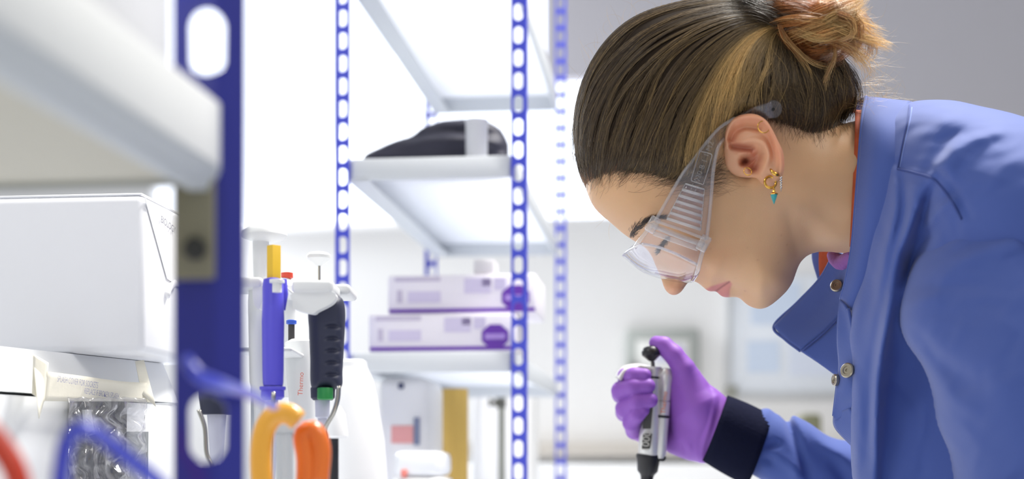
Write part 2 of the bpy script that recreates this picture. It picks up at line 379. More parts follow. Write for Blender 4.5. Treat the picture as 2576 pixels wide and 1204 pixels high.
# back wall around the window opening
zq = room(1905, B_, 500)[1]
wall = tag(rbox('wall_back', (a1, B_, 0), (4, B_+.1, zq), white_wall), kind='structure')
tag(rbox('wall_back_right', (a1, B_, zq), (4, B_+.1, z0), lilac), kind='structure')
tag(rbox('wall_back_lower', (-4, B_, 0), (a1, B_+.1, z1), white_wall), kind='structure')
am = room(1372, B_)
tag(rbox('wall_back_upper', (am, B_, z0), (4, B_+.1, 3.3), lilac), kind='structure')
tag(rbox('wall_back_head', (-4, B_, 3.0), (am, B_+.1, 3.3), lilac), kind='structure')
tag(rbox('wall_back_side', (-4, B_, z1), (a0, B_+.1, 3.0), white_wall), kind='structure')
tag(rbox('wall_left', (-4.1, -1.5, 0), (-4, B_+.1, 3.3), white_wall), kind='structure')
win = tag(rbox('window_1', (a0, B_+.05, z1), (a1, B_+.06, 3.0), mat('bright_window', (240, 245, 255), .5, emit=1.1)), kind='structure')
rbox('window_frame', (a1-.04, B_+.01, z1), (a1, B_+.045, z0), white_wall, win); rbox('window_sill', (a0, B_-.03, z1-.02), (a1, B_+.045, z1+.006), white_wall, win, .004)
# dado trunking along the back wall and the low white unit under it
ta, tz = room(1340, B_-.06, 1148); tb, tz2 = room(1340, B_-.06, 1112)
tag(rbox('trim_1', (room(1180, B_), B_-.07, tz), (3.2, B_, tz2), mat('dado_beige', (206, 200, 192), .7)), kind='structure')
wb = tag(rbox('white_side_bench', (room(1180, 3.5), 3.45, 0), (room(2300, 3.5), 4.1, room(1400, 3.5, 1166)[1]), mat('bench_white', (240, 240, 240), .5), bv=.01), 'long white side bench under the back wall', 'bench')
# the lab bench itself
bench = empty('lab_bench', (-.3, 1.2, 0), 'pale grey laboratory bench under the pipettes and shelving', 'bench')
rbox('worktop', (-1.5, .12, BEN-.04), (.26, 3.4, BEN), mat('worktop', (222, 225, 230), .35), bench, .004)
for x in (-1.35, .1):
    for y in (.3, 3.2): rbox('leg', (x, y, 0), (x+.06, y+.06, BEN-.04), mat('leg_grey', (150, 152, 158), .5), bench, .003)
# wall panel with a small screen, notice board, dark box on the side bench
def wallpanel(u0, v0, u1, v1, b, t=.03):
    x0, zz1 = room(u0, b, v0); x1, zz0 = room(u1, b, v1); return x0, x1, zz0, zz1
x0, x1, zz0, zz1 = wallpanel(1572, 826, 1760, 1010, B_-.05)
scr = empty('wall_control_panel', tuple(RM @ Vector(((x0+x1)/2, B_-.03, zz0))), 'grey framed control panel mounted on the back wall behind the hand', 'panel')
rbox('case', (x0, B_-.05, zz0), (x1, B_, zz1), mat('panel_grey', (168, 172, 168), .6), scr, .012)
rbox('face', (x0+.035, B_-.056, zz0+.035), (x1-.03, B_-.05, zz1-.035), mat('panel_face', (226, 226, 222), .5), scr, .004)
rbox('display', (x0+.09, B_-.060, zz1-.10), (x1-.045, B_-.056, zz1-.05), mat('panel_display', (196, 196, 220), .4), scr, .002)
rbox('knob', (x0+.012, B_-.075, zz1-.13), (x0+.04, B_-.05, zz1-.10), mat('knob_dark', (110, 112, 108), .5), scr, .006)
x0, x1, zz0, zz1 = wallpanel(1838, 690, 2190, 985, B_-.05)
nb = empty('notice_board', tuple(RM @ Vector(((x0+x1)/2, B_-.03, zz0))), 'pale notice board with faint blue papers on the back wall', 'notice board')
rbox('board', (x0, B_-.02, zz0), (x1, B_, zz1), mat('board_white', (226, 230, 236), .6), nb, .005)
rbox('frame', (x0, B_-.03, zz0-.012), (x1, B_, zz0+.004), mat('board_frame', (196, 198, 200), .5), nb, .003)
rbox('frame', (x0-.012, B_-.03, zz0-.012), (x0+.004, B_, zz1), mat('board_frame', (196, 198, 200), .5), nb, .003)
for k, (p, q, r_, s_) in enumerate([(.05, .06, .14, .15), (.17, .05, .3, .2), (.06, .2, .2, .32), (.24, .24, .34, .33)]):
    rbox('paper', (x0+p, B_-.024, zz0+q), (x0+r_, B_-.02, zz0+s_), mat('paper_blue_%d' % (k % 2), ((208, 220, 238), (216, 222, 236))[k % 2], .7), nb)
rbox('corner_cap', (x0-.016, B_-.034, zz0-.016), (x0+.02, B_-.02, zz0+.02), mat('cap_grey', (150, 150, 140), .5), nb, .004)
x0, zt = room(2010, 3.6, 1042); x1 = room(2062, 3.6)
tag(rbox('olive_box', (x0, 3.55, room(1400, 3.5, 1166)[1]), (x1, 3.7, zt), mat('olive', (118, 118, 92), .7), bv=.01), 'small dark olive box standing on the white side bench', 'box')
# ================================================================ slotted steel posts
def perforated(name, w_, L, pitch, hw, hh, m, parent, mtx, z_first, keyhole=0, bend=None, th=.0018):
    """strip w_ wide (x) and L tall (z) with a column of rounded slots, as real holes"""
    V = []; Fc = []; ns = 20; z = 0.; cells = []
    zc = z_first
    while zc+pitch/2 <= L:
        if zc-pitch/2 >= 0: cells.append(zc)
        zc += pitch
    def quad(za, zb):
        b = len(V); V.extend([(-w_/2, 0, za), (w_/2, 0, za), (w_/2, 0, zb), (-w_/2, 0, zb)]); Fc.append((b, b+1, b+2, b+3))
    if cells[0]-pitch/2 > 1e-4: quad(0, cells[0]-pitch/2)
    if L-(cells[-1]+pitch/2) > 1e-4: quad(cells[-1]+pitch/2, L)
    for zc in cells:
        b = len(V)
        for i in range(ns):
            a = 2*math.pi*(i+.5)/ns; c, s = math.cos(a), math.sin(a)
            r = hw/2*(1+keyhole*(1 if s > 0 else -1)*min(1, abs(s)*1.4)); V.append((r*c, 0, zc+(hh/2-hw/2)*(1 if s > 0 else -1)+r*s))
        ob = len(V); k = max(abs(math.cos(2*math.pi*.5/ns)), 1e-6)
        for i in range(ns):
            a = 2*math.pi*(i+.5)/ns; c, s = math.cos(a), math.sin(a); q = max(abs(c), abs(s)); V.append((w_/2*c/q, 0, zc+pitch/2*s/q))
        for i in range(ns): Fc.append((b+i, b+(i+1) % ns, ob+(i+1) % ns, ob+i))
        cz = len(V)                                    # the four corners of the cell
        for sx, sz, i in ((1, 1, ns//8), (-1, 1, 3*ns//8), (-1, -1, 5*ns//8), (1, -1, 7*ns//8)):
            ii = [j for j in range(ns) if abs(2*math.pi*(j+.5)/ns-math.atan2(sz, sx) % (2*math.pi)) < math.pi/ns+1e-6]
    if bend: V = [bend(Vector(p)) for p in V]
    o = mesh(name, [mtx @ Vector(p) for p in V], Fc, m, parent, False); solid(o, th); return o
blue = mat('blue_enamel', (66, 76, 196), .35, bump=(120, .05, .001)); greym = mat('grey_enamel', (206, 210, 214), .45)
rack = empty('shelving_rack', tuple(RM @ Vector((room(1080, 2.4), 2.6, BEN))), 'blue slotted-post shelving rack with grey shelves behind the pipettes', 'shelving')
b0 = 1.65; b1 = b0*1.383; xl, xr = room(862, b0), room(1304, b0); PW = .0168; HT = 2.25-BEN
for b in (b0, b1):
    for x in (xl, xr):
        M_ = RM @ Matrix.Translation((x, b, BEN)); perforated('post', PW, HT, .0268, .0110, .0202, blue, rack, M_, .015)
        s_ = 1 if x == xl else -1
        perforated('post_flange', PW, HT, .0268, .0110, .0202, blue, rack, RM @ Matrix.Translation((x-s_*PW/2, b+(PW/2 if b == b0 else -PW/2), BEN)) @ Matrix.Rotation(math.pi/2, 4, 'Z'), .015)
def shelf(v_top, v_bot):
    zt, zb = room(1000, b0, v_top)[1], room(1000, b0, v_bot)[1]
    sh = rbox('shelf', (xl+.008, b0+.012, zt-.006), (xr-.008, b1-.01, zt), clear_mat('frosted_shelf', (246, 248, 252), .96, .3, .3), rack)
    rbox('shelf_beam', (xl+.010, b0+.003, zb), (xr-.010, b0+.010, zt-.0004), greym, sh, .002)
    rbox('shelf_beam', (xl+.010, b1-.010, zb), (xr-.010, b1-.003, zt-.0004), greym, sh, .002)
    for x in (xl+.004, xr-.010): rbox('shelf_side_beam', (x, b0+.006, zb), (x+.006, b1-.006, zt-.0004), greym, sh, .001)
    rbox('shelf_lip', (xl+.010, b0+.003, zb), (xl+.03, b1-.003, zb+.003), greym, sh)
    return zt+.0006
zs3 = shelf(-110, -45); zs1 = shelf(394, 450); zs2 = shelf(884, 936)
# glove boxes on the lower shelf
def glove_box(name, u0, u1, vt, vb, b, depth, label):
    x0, z0_ = room(u0, b, vb); x1, z1_ = room(u1, b, vt); r = empty(name, tuple(RM @ Vector(((x0+x1)/2, b+depth/2, z0_))), label, 'box', 'glove boxes on the rack shelf')
    W_ = x1-x0; Hh = z1_-z0_; card = mat('box_card', (232, 228, 236), .6); pu = mat('box_purple', (104, 52, 168), .5); pale = mat('box_print_pale', (206, 198, 224), .6); gr = mat('box_print_grey', (194, 186, 206), .6)
    rbox('carton', (x0, b, z0_), (x1, b+depth, z1_), card, r, .003)
    e = .0008
    rbox('purple_stripe', (x0+.002, b-e, z0_+.002), (x1-.001, b+.01, z0_+.0065), pu, r)
    def pr(n, p, q, s_, t, m): rbox(n, (x0+W_*p, b-e, z0_+Hh*q), (x0+W_*s_, b+.001, z0_+Hh*t), m, r)
    pr('print_heading', .05, .84, .36, .95, gr); pr('print_block', .14, .30, .36, .58, pale); pr('print_block', .52, .52, .70, .90, pale); pr('print_block', .72, .6, .8, .9, pale)
    pr('print_mark', .065, .3, .10, .62, gr)
    c0 = Vector((x0+W_*.865, b-e*1.5, z0_+Hh*.40)); R8 = Hh*.33; V = []
    for d_ in (0, .002):
        for i in range(8): a = math.pi/8+i*math.pi/4; V.append(RM @ (c0+Vector((R8*1.15*math.cos(a), d_, R8*math.sin(a)))))
    mesh('octagon_badge', V, [tuple(range(8)), tuple(range(15, 7, -1))]+[(i, (i+1) % 8, 8+(i+1) % 8, 8+i) for i in range(8)], pu, r, False)
    rbox('badge_text', (c0.x-R8*.8, b-e*3, c0.z-R8*.25), (c0.x+R8*.8, b-e*1.4, c0.z+R8*.2), mat('badge_lilac', (170, 140, 214), .6), r)
    pr('swirl_mark', .64, .70, .70, .88, pu)
    return z1_
zv = CZ-(0)
zb_top = None
z2 = zs2
def px_v(z, b, u): a = room(u, b); Y = -a*sth+b*cth; return HV-(z-CZ)*F/Y
bA = b0+.028
vA = px_v(z2, bA, 1100); glove_box('glove_box', 927, 1296, vA-100, vA, bA, .11, 'lower white and purple glove box lying on the rack shelf')
zA = room(1100, bA, vA-100)[1]; vB = px_v(zA, bA+.02, 1100); glove_box('glove_box', 975, 1348, vB-104, vB, bA+.02, .12, 'upper white and purple glove box lying on another box')
zB = room(1100, bA+.02, vB-104)[1]
x0 = room(1190, bA+.03); tag(rbox('grey_block', (x0, bA+.03, zB), (x0+.026, bA+.07, zB+.018), mat('block_grey', (214, 212, 214), .6), bv=.003), 'small pale grey block on top of the glove boxes', 'block')
# black bag and white beaker on the upper shelf
bf = b0+.075; Fb = Frame(1100, HV, (bf*cth-room(1100, bf)*sth)*math.hypot(1, (1100-CU)/F))
vS = px_v(zs1, bf, 1100)-4
BAG = [(900,vS+1),(925,vS-34),(990,vS-62),(1035,vS-76),(1062,vS-98),(1110,vS-114),(1170,vS-119),(1230,vS-112),(1262,vS-92),(1280,vS-60),(1282,vS+1),(1200,vS+1),(1000,vS+1)]
bagR = Relief(Fb, np.array(BAG), 40, lambda U, V: np.where(V > vS-18, 9, 55), h=5, sm=1.5, extra=lambda U, V: ridge(U, V, [(1020,vS-52),(1120,vS-76),(1260,vS-62)], -16, 10)+ridge(U, V, [(960,vS-40),(1140,vS-48),(1290,vS-40)], 8, 10))
bag = tag(bagR.build('black_bag', mat('bag_black', (40, 40, 56), .6, bump=(50, .5, .004))), 'flat black bag lying on the upper rack shelf', 'bag')
bx, bz = room(1199, b0+.020), zs1
cup = empty('beaker', tuple(RM @ Vector((bx, b0+.020, bz))), 'white translucent beaker standing in front of the black bag', 'beaker')
lathe('cup', RM @ Vector((bx, b0+.020, bz)), (0, 0, 1), [(0, .0122), (.002, .0128), (.042, .0133), (.043, .0138), (.0438, .0133), (.042, .0126), (.004, .0118)], mat('cup_plastic', (226, 228, 234), .4, trans=.2), cup, 28)
lathe('rim', RM @ Vector((bx, b0+.020, bz+.0428)), (0, 0, 1), [(0, .0136), (.001, .0142), (.002, .0136)], mat('cup_plastic', (226, 228, 234), .4), cup, 28)
# things standing on the bench below the rack
def floor_lathe(name, u, b, prof, m, label, cat, seg=36):
    a = room(u, b); o = Vector(RM @ Vector((a, b, BEN))); x = lathe(name, o, (0, 0, 1), prof, m, None, seg); return tag(x, label, cat), o
plast = mat('white_plastic', (238, 238, 238), .45)
def zpx(v, b, u): return room(u, b, v)[1]-BEN
jug = empty('white_carboy', tuple(RM @ Vector((room(884, 1.4), 1.4, BEN))), 'round-shouldered white plastic carboy behind the dark pipette', 'bottle')
jo = RM @ Vector((room(884, 1.4), 1.4, BEN)); h_ = zpx(905, 1.4, 884)
lathe('body', jo, (0, 0, 1), [(0, .034), (.01, .036), (h_-.12, .036), (h_-.08, .033), (h_-.04, .026), (h_-.018, .021), (h_-.008, .016)], plast, jug, 40)
lathe('cap', jo+Vector((0, 0, h_-.010)), (0, 0, 1), [(0, .016), (.008, .015), (.010, .012)], plast, jug, 30)
u_, b_ = 1144, 1.88; zt = zpx(978, b_, u_); rr = 34/F*b_
gt = empty('cardboard_tube', tuple(RM @ Vector((room(u_, b_), b_, BEN))), 'upright ochre cardboard tube beneath the rack shelf', 'tube')
lathe('tube', RM @ Vector((room(u_, b_), b_, BEN)), (0, 0, 1), [(0, rr), (zt, rr), (zt, rr*.86), (zt-.02, rr*.86)], mat('ochre_card', (205, 170, 88), .7, var=(20, .05)), gt, 36)
lathe('core', RM @ Vector((room(u_, b_), b_, BEN)), (0, 0, 1), [(0, rr*.9), (zt-.012, rr*.9)], mat('ochre_dark', (150, 116, 60), .8), gt, 30)
# white bench instrument with pink label
bi = 1.72; x0, x1 = room(948, bi), room(1078, bi); zi = zpx(948, bi, 1000)+BEN
ins = empty('white_instrument', tuple(RM @ Vector(((x0+x1)/2, bi+.08, BEN))), 'white bench instrument with a pink label under the shelf', 'instrument')
rbox('case', (x0, bi, BEN), (x1, bi+.12, zi), plast, ins, .012); xa = room(985, bi); xb = room(1040, bi)
rbox('pink_label', (xa, bi-.002, room(1000, bi, 1114)[1]), (xb, bi+.002, room(1000, bi, 1070)[1]), mat('label_pink', (226, 160, 158), .6), ins)
rbox('button', (room(1002, bi), bi-.004, room(1000, bi, 978)[1]), (room(1016, bi), bi+.002, room(1000, bi, 962)[1]), mat('button_dark', (74, 80, 110), .5), ins, .002)
rbox('side_grille', (room(1042, bi), bi-.003, room(1000, bi, 1118)[1]), (room(1056, bi), bi+.002, room(1000, bi, 1050)[1]), mat('grille_dark', (120, 128, 156), .5), ins)
bi2 = 1.60; x0, x1 = room(985, bi2), room(1112, bi2); zi = room(1000, bi2, 1134)[1]
bx2 = empty('white_tip_box', tuple(RM @ Vector(((x0+x1)/2, bi2+.05, BEN))), 'low white pipette tip box in front of the ochre tube', 'box')
rbox('base', (x0, bi2, BEN), (x1, bi2+.09, zi-.03), plast, bx2, .006); rbox('lid', (x0+.002, bi2+.002, zi-.029), (x1-.002, bi2+.088, zi), mat('lid_clear', (232, 234, 238), .3), bx2, .008)
rbox('red_dot', (room(1008, bi2), bi2-.001, room(1000, bi2, 1200)[1]), (room(1024, bi2), bi2+.004, room(1000, bi2, 1180)[1]), mat('dot_red', (224, 130, 120), .6), bx2, .002)
bs = 2.35; xs = room(1262, bs); cl = empty('clamp_stand', tuple(RM @ Vector((xs, bs, BEN))), 'grey metal clamp stand rod with a dark knob', 'stand')
cm = mat('clamp_grey', (140, 142, 132), .5, metal=.4); zt = room(1262, bs, 982)[1]
rbox('base', (xs-.06, bs-.05, BEN), (xs+.04, bs+.06, BEN+.012), cm, cl, .003); lathe('rod', RM @ Vector((xs, bs, BEN+.01)), (0, 0, 1), [(0, .006), (zt-BEN-.012, .006), (zt-BEN-.01, .004)], cm, cl, 18)
zk = room(1262, bs, 1012)[1]; lathe('boss', RM @ Vector((xs+.008, bs, zk)), (-1, 0, 0), [(0, .009), (.018, .009), (.019, .004), (.024, .004), (.0245, .007), (.03, .007)], mat('boss_dark', (84, 84, 78), .5, metal=.5), cl, 18)
bw = 2.5; x0, x1 = room(1185, bw), room(1330, bw); wc = empty('white_cabinet', tuple(RM @ Vector(((x0+x1)/2, bw+.1, BEN))), 'plain white cabinet box behind the clamp stand', 'cabinet')
rbox('case', (x0, bw, BEN), (x1, bw+.2, room(1200, bw, 965)[1]), plast, wc, .015); rbox('door_panel', (x0+.015, bw-.004, BEN+.03), (x1-.015, bw+.002, room(1200, bw, 985)[1]), plast, wc, .004)
# ================================================================ near shelving unit on the left
near = empty('near_shelving', tuple(P(520, 1170, .56))[:2]+(BEN,), 'blurred blue slotted post with grey shelf beams in the left foreground', 'shelving')
bn = .56*cth+P(520, 1170, .56).x*sth; bn = .575
an, _ = room(520, bn, 600); wn = room(600, bn)-room(436, bn); navy = mat('blue_enamel_shaded', (42, 47, 146), .25, bump=(120, .05, .001), coat=.3)  # blue darkened to carry the shade on the near post
def bend_(p):
    if p.x > wn*.14: 
        t = p.x-wn*.14; return Vector((wn*.14+t*.94, t*.85, p.z))
    return p
z_h1 = room(520, bn, 108)[1]; pit = .161
perforated('post', wn, 1.0, pit, wn*.56, .0285, navy, near, RM @ Matrix.Translation((an, bn, BEN)), (z_h1-BEN) % pit, .06, bend_, .0016)
lit = RM
gr2 = mat('lip_shade_grey', (198, 203, 207), .5); pale = mat('shelf_pale', (226, 228, 228), .55); und = mat('shelf_underside', (196, 193, 180), .7); olive = mat('corner_plate', (138, 134, 112), .6)
zl = room(540, bn, 486)[1]; zm = room(540, bn, 428)[1]; zu = room(548, bn, 262)[1]; ar = room(552, bn-.004)
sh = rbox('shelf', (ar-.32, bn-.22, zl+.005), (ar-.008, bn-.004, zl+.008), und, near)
rbox('side_beam', (ar-.003, bn-.22, zm), (ar, bn-.002, zu), pale, sh, .001)
mesh('side_beam_lip', [RM @ Vector(p_) for p_ in ((ar, bn-.22, zm), (ar, bn-.002, zm), (ar-.0045, bn-.002, zl), (ar-.0045, bn-.22, zl), (ar-.012, bn-.22, zl), (ar-.012, bn-.002, zl))], [(0, 1, 2, 3), (3, 2, 5, 4)], gr2, sh)  # greyer than the beam face: shade of its rounded bottom put into colour
zc0, zc1 = room(200, bn, 480)[1], room(200, bn, 374)[1]
rbox('cross_beam', (ar-.32, bn-.006, zc0), (an-wn*.4, bn-.003, zc1), mat('cross_beam_grey', (172, 174, 168), .5), sh, .001)
xb, zb = room(262, bn-.006, 402); lathe('bolt', RM @ Vector((xb, bn-.006, zb)), RM.to_3x3() @ Vector((0, -1, 0)), [(0, .0042), (.002, .0042), (.0026, .003)], mat('bolt_dark', (70, 70, 68), .5, metal=.6), sh, 18)
x0, zz1 = room(440, bn-.004, 440); x1, zz0 = room(541, bn-.004, 702)
cp = rbox('corner_plate', (x0, bn-.006, zz0), (x1, bn-.003, zz1), olive, near, .001)
xb, zb = room(492, bn-.006, 626); lathe('bolt', RM @ Vector((xb, bn-.006, zb)), RM.to_3x3() @ Vector((0, -1, 0)), [(0, .0048), (.002, .0048), (.003, .0032)], mat('bolt_dark', (70, 70, 68), .5, metal=.6), cp, 18)
xe = room(436, bn-.03)
tag(rbox('white_storage_box', (xe-.26, bn-.20, zl+.017), (xe, bn-.03, zl+.24), mat('storage_white', (238, 239, 242), .6, var=(14, .02)), bv=.004), 'white storage box on the near shelf at the top left corner', 'box')
# white equipment case under the shelf, with a pinned paper
be = 1.04; xr_, zt = room(362, be, 488); zb_ = (P(-60, 853, .98).z+P(440, 917, 1.185).z)/2+.0005
eq = empty('white_case', tuple(RM @ Vector((xr_-.12, be+.06, P(440, 917, 1.185).z))), 'large plain white equipment case under the near shelf', 'case')
rbox('body', (xr_-.30, be, zb_), (xr_, be+.14, zt), mat('case_white', (238, 239, 243), .5), eq, .006)
rbox('lid', (xr_-.30, be+.004, zt), (xr_-.003, be+.136, zt+.002), mat('case_white', (238, 239, 243), .5), eq, .001)
pp = empty('paper_notice', tuple(P(405, 600, .72)), 'white paper notice hung askew between the case and the post', 'paper')
pm = mat('paper_white', (244, 244, 246), .7)

def side(u, v, off=.0008):
    q = (u-CU)/F; b = (xr_+off)*(cth+q*sth)/(q*cth-sth); a, z = room(u, b, v); return RM @ Vector((a, b, z))
pa, pb, pc, pd = side(364, 497), side(470, 585), side(470, 735), side(420, 700)
solid(mesh('sheet', [pa, pb, pc, pd], [(0, 3, 2, 1)], pm, pp, False), .0006)
xd = (pb-pa).normalized(); nrm = (pb-pa).cross(pd-pa).normalized(); nrm = -nrm if nrm.y > 0 else nrm
to_mesh_text('lettering', 'BIOLOGY', .0078, face_mtx(side(424, 566, .0026), xd, nrm.cross(xd)), mat('ink_grey', (130, 130, 145), .7), pp)
tube('paper_clip', [side(418, 745), side(424, 725), side(440, 712)], .003, pm, pp, n=8)
# dado trunking with a taped splash cover over the sockets
A_, Bq = P(-60, 853, .98), P(440, 917, 1.185); ex = (Bq-A_); ex.z = 0; L_ = ex.length; ex.normalize(); ny = Vector((0, 0, 1)).cross(ex)
DM = Matrix(((ex.x, ny.x, 0, A_.x), (ex.y, ny.y, 0, A_.y), (0, 0, 1, 0), (0, 0, 0, 1)))      # x along, y away, z height
zt = (A_.z+Bq.z)/2; zs = P(60, 991, 1.02).z
dm = mat('trunking_white', (236, 238, 240), .45)
tr = empty('socket_trunking', tuple(A_)[:2]+(BEN,), 'white socket trunking with a shut seam below the case', 'trunking')
V = [(0, .012, zt), (L_, .012, zt), (L_, -.004, zs+.001), (0, -.004, zs+.001), (0, .24, zt), (L_, .24, zt), (L_, .24, zs+.001), (0, .24, zs+.001)]
mesh('upper_cover', [DM @ Vector(p) for p in V], [(0, 3, 2, 1), (0, 1, 5, 4), (3, 7, 6, 2), (0, 4, 7, 3), (1, 2, 6, 5), (4, 5, 6, 7)], dm, tr, False)
box('lower_panel', (0, -.003, BEN), (L_, .24, zs-.001), dm, tr, .001, DM)
def onp(u, v, off=0.):
    r = P(u, v, 1)-Vector((0, 0, CZ)); n = ny; t = ((A_-n*(.004+off)-Vector((0, 0, CZ))).dot(n))/r.dot(n); return Vector((0, 0, CZ))+r*t
dk = mat('socket_dark', (52, 54, 58), .35); gy = mat('socket_grey', (150, 154, 156), .4)
so = empty('socket_plate', tuple(onp(270, 1190)), 'dark socket plates hidden behind crumpled clear film', 'socket')
def panel(name, q, m, par, off, th=.003):
    o = mesh(name, [onp(u, v, off) for u, v in q], [(0, 3, 2, 1)], m, par, False); solid(o, th, 1); return o
panel('dark_plate', [(176,1008),(312,1008),(308,1260),(178,1260)], dk, so, .002); panel('grey_plate', [(300,1085),(366,1085),(364,1260),(300,1260)], gy, so, .002); panel('switch', [(206,1030),(221,1030),(231,1092),(214,1096)], pale, so, .006)
film = clear_mat('clear_film', (250, 250, 252), .10, .12, 1.6)
rowsF = []
for j in range(12):
    v = 1000+j*24; rowsF.append([onp(u+rnd.uniform(-4, 4), v+rnd.uniform(-3, 3), .017+rnd.uniform(-.0035, .0045)*(1 if 0 < j else .3)) for u in range(172, 378, 13)])
fo = tag(grid('splash_film', rowsF, film, None, n=80, k=50, thick=.0003), 'crumpled clear plastic splash film hanging from the tape', 'film')
tp = mat('masking_tape', (238, 234, 218), .75, bump=(200, .2, .001))
tape = empty('masking_tape', tuple(onp(240, 980)), 'cream masking tape strips with a handwritten splash cover note', 'tape')
def strip(name, top, bot): return grid(name, [[onp(*p) for p in top], [onp(*p) for p in bot]], tp, tape, n=24, k=6, thick=.0004)
strip('note_strip', [(118,934,.012),(200,944,.012),(300,958,.012),(372,962,.014)], [(108,1008,.010),(200,1009,.012),(300,1009,.012),(382,1012,.016)])
strip('end_strip', [(82,890,.008),(122,912,.010)], [(98,1052,.022),(110,1010,.011)]); strip('end_strip', [(340,908,.006),(362,905,.008)], [(356,990,.014),(392,1022,.022)])
strip('end_strip', [(84,892,.012),(80,990,.008)], [(120,914,.012),(112,1010,.011)])
ink = mat('ink_blue', (112, 116, 170), .7)
for s_, cx, cy, sz in (('SPLASH COVER FOR SOCKETS', 196, 961, .0066), ('REPLACE IF BROKEN SPLASH', 256, 990, .0062)):
    o_ = onp(cx, cy, .0138); to_mesh_text('handwriting', s_, sz, face_mtx(o_, ex+Vector((0, 0, -.06)), Vector((0, 0, 1))), ink, tape, .25, xs=.50, thin=-.00010)
# ================================================================ pipettes on their stand
def vert(u, v0_, d): return P(u, v0_, d)
def px(d): return d/F
def lz(name, u, v, d, prof, m, parent, seg=32, flat=1., du=0.):
    """profile in px: (rows downwards from v, radius px)"""
    k = px(d); return lathe(name, P(u, v, d), (du, 0, -1), [(h*k, r*k) for h, r in prof], m, parent, seg, flat=flat)
DP = 1.0
stand_m = mat('stand_white', (232, 234, 234), .4); poleg = mat('stand_pole', (198, 204, 210), .4)
st = empty('pipette_stand', tuple(P(642, 1170, DP+.05))[:2]+(BEN,), 'white pipette stand with curved hanging arms', 'stand')
pb_ = P(643, 745, DP+.05); lathe('pole', (pb_.x, pb_.y, BEN), (0, 0, 1), [(0, .0036), (pb_.z-BEN, .0036)], poleg, st, 24)
lathe('base', (pb_.x, pb_.y, BEN), (0, 0, 1), [(0, .043), (.008, .044), (.016, .03), (.022, .012)], stand_m, st, 48)
def arm_(q0, q1, vt, hgt, d, tab):
    k = px(d); o = bevel(box('arm', (P(q0, vt, d).x, d-.006, P(q0, vt+hgt, d).z), (P(q1, vt, d).x, d+.04, P(q0, vt, d).z), stand_m, st), .003, 3)
    for p in o.data.polygons: p.use_smooth = True
    for (ua, ub, vb, rr_) in tab:
        g_ = closed([(ua, vt+hgt-4), (ub, vt+hgt-4), (ub+2, vt+hgt+(vb-vt-hgt)*.4), (ub-rr_, vb-6), ((ua+ub)/2, vb), (ua+2, vb-12), (ua-2, vt+hgt+20)], 40)
        V = [P(p_[0], p_[1], d-.004) for p_ in g_]; n_ = len(V); V += [v_+Vector((0, .012, 0)) for v_ in V]
        mesh('hook', V, [tuple(range(n_)), tuple(range(2*n_-1, n_-1, -1))]+[(i, n_+i, n_+(i+1) % n_, (i+1) % n_) for i in range(n_)], stand_m, st, False)
arm_(560, 663, 698, 26, DP+.01, [(638,662,778,10)]); arm_(736, 840, 706, 32, DP-.012, [(738,836,788,40)]); arm_(838, 884, 716, 26, DP+.03, [])
box('rear_arm', (P(640, 0, 1.05).x, 1.045, P(640, 718, 1.05).z), (P(735, 0, 1.1).x, 1.15, P(640, 708, 1.05).z), stand_m, st, .002)
box('rear_rail', (P(590, 0, 1.05).x, 1.05, P(640, 884, 1.05).z), (P(735, 0, 1.05).x, 1.115, P(640, 872, 1.05).z), stand_m, st, .002)
# white pipette with mushroom button
def thing(name, u, v, d, label, grp='pipettes hanging on the stand'): return empty(name, tuple(P(u, v, d)), label, 'pipette', grp)
wp = thing('pipette', 655, 1100, DP+.03, 'white pipette with a broad mushroom-shaped top button')
lz('button', 664, 562, DP+.03, [(0,8),(3,26),(10,44),(22,56),(30,58),(36,54),(42,36),(46,26)], stand_m, wp, 40); lz('stem', 656, 604, DP+.03, [(0,21),(40,21),(100,19)], stand_m, wp); lz('body', 652, 700, DP+.03, [(0,24),(60,28),(260,24),(300,14),(420,10),(560,4)], stand_m, wp)
tw = 'ACURA'; 
# violet pipette with yellow button
vp = thing('pipette', 688, 1100, DP-.01, 'violet-blue pipette with a yellow push button and white collar')
vio = mat('violet_plastic', (92, 86, 214), .42); yel = mat('yellow_plastic', (236, 192, 50), .45)
lz('button', 689, 617, DP-.01, [(0,16.5),(1.5,17.5),(84,17.5)], yel, vp, 4); lz('collar', 697, 703, DP-.012-.012, [(0,18),(1,19),(8,19),(9,12),(32,12)], stand_m, vp, 28)
lz('handle', 687, 700, DP-.01, [(0,20),(3,30),(20,33),(60,33),(110,35),(160,34),(230,33),(262,32),(270,30)], vio, vp, 28, flat=.8); lz('shoulder', 706, 700, DP-.004, [(0,6),(2,16),(40,19),(80,12)], vio, vp, 20)
lz('lower_collar', 686, 972, DP-.01, [(0,32),(2,33),(8,32),(9,29),(26,29),(33,22)], vio, vp, 28); lz('shaft', 686, 1003, DP-.01, [(0,14),(60,13),(160,9),(240,4)], mat('shaft_pale', (210, 212, 232), .4), vp, 20)
steel = mat('steel_rod', (190, 188, 180), .25, metal=1)
tube('ejector_rod', [P(688, 985, DP-.04), P(687, 1040, DP-.04), P(683, 1100, DP-.035), P(680, 1230, DP-.02)], .0015, steel, vp, n=24)
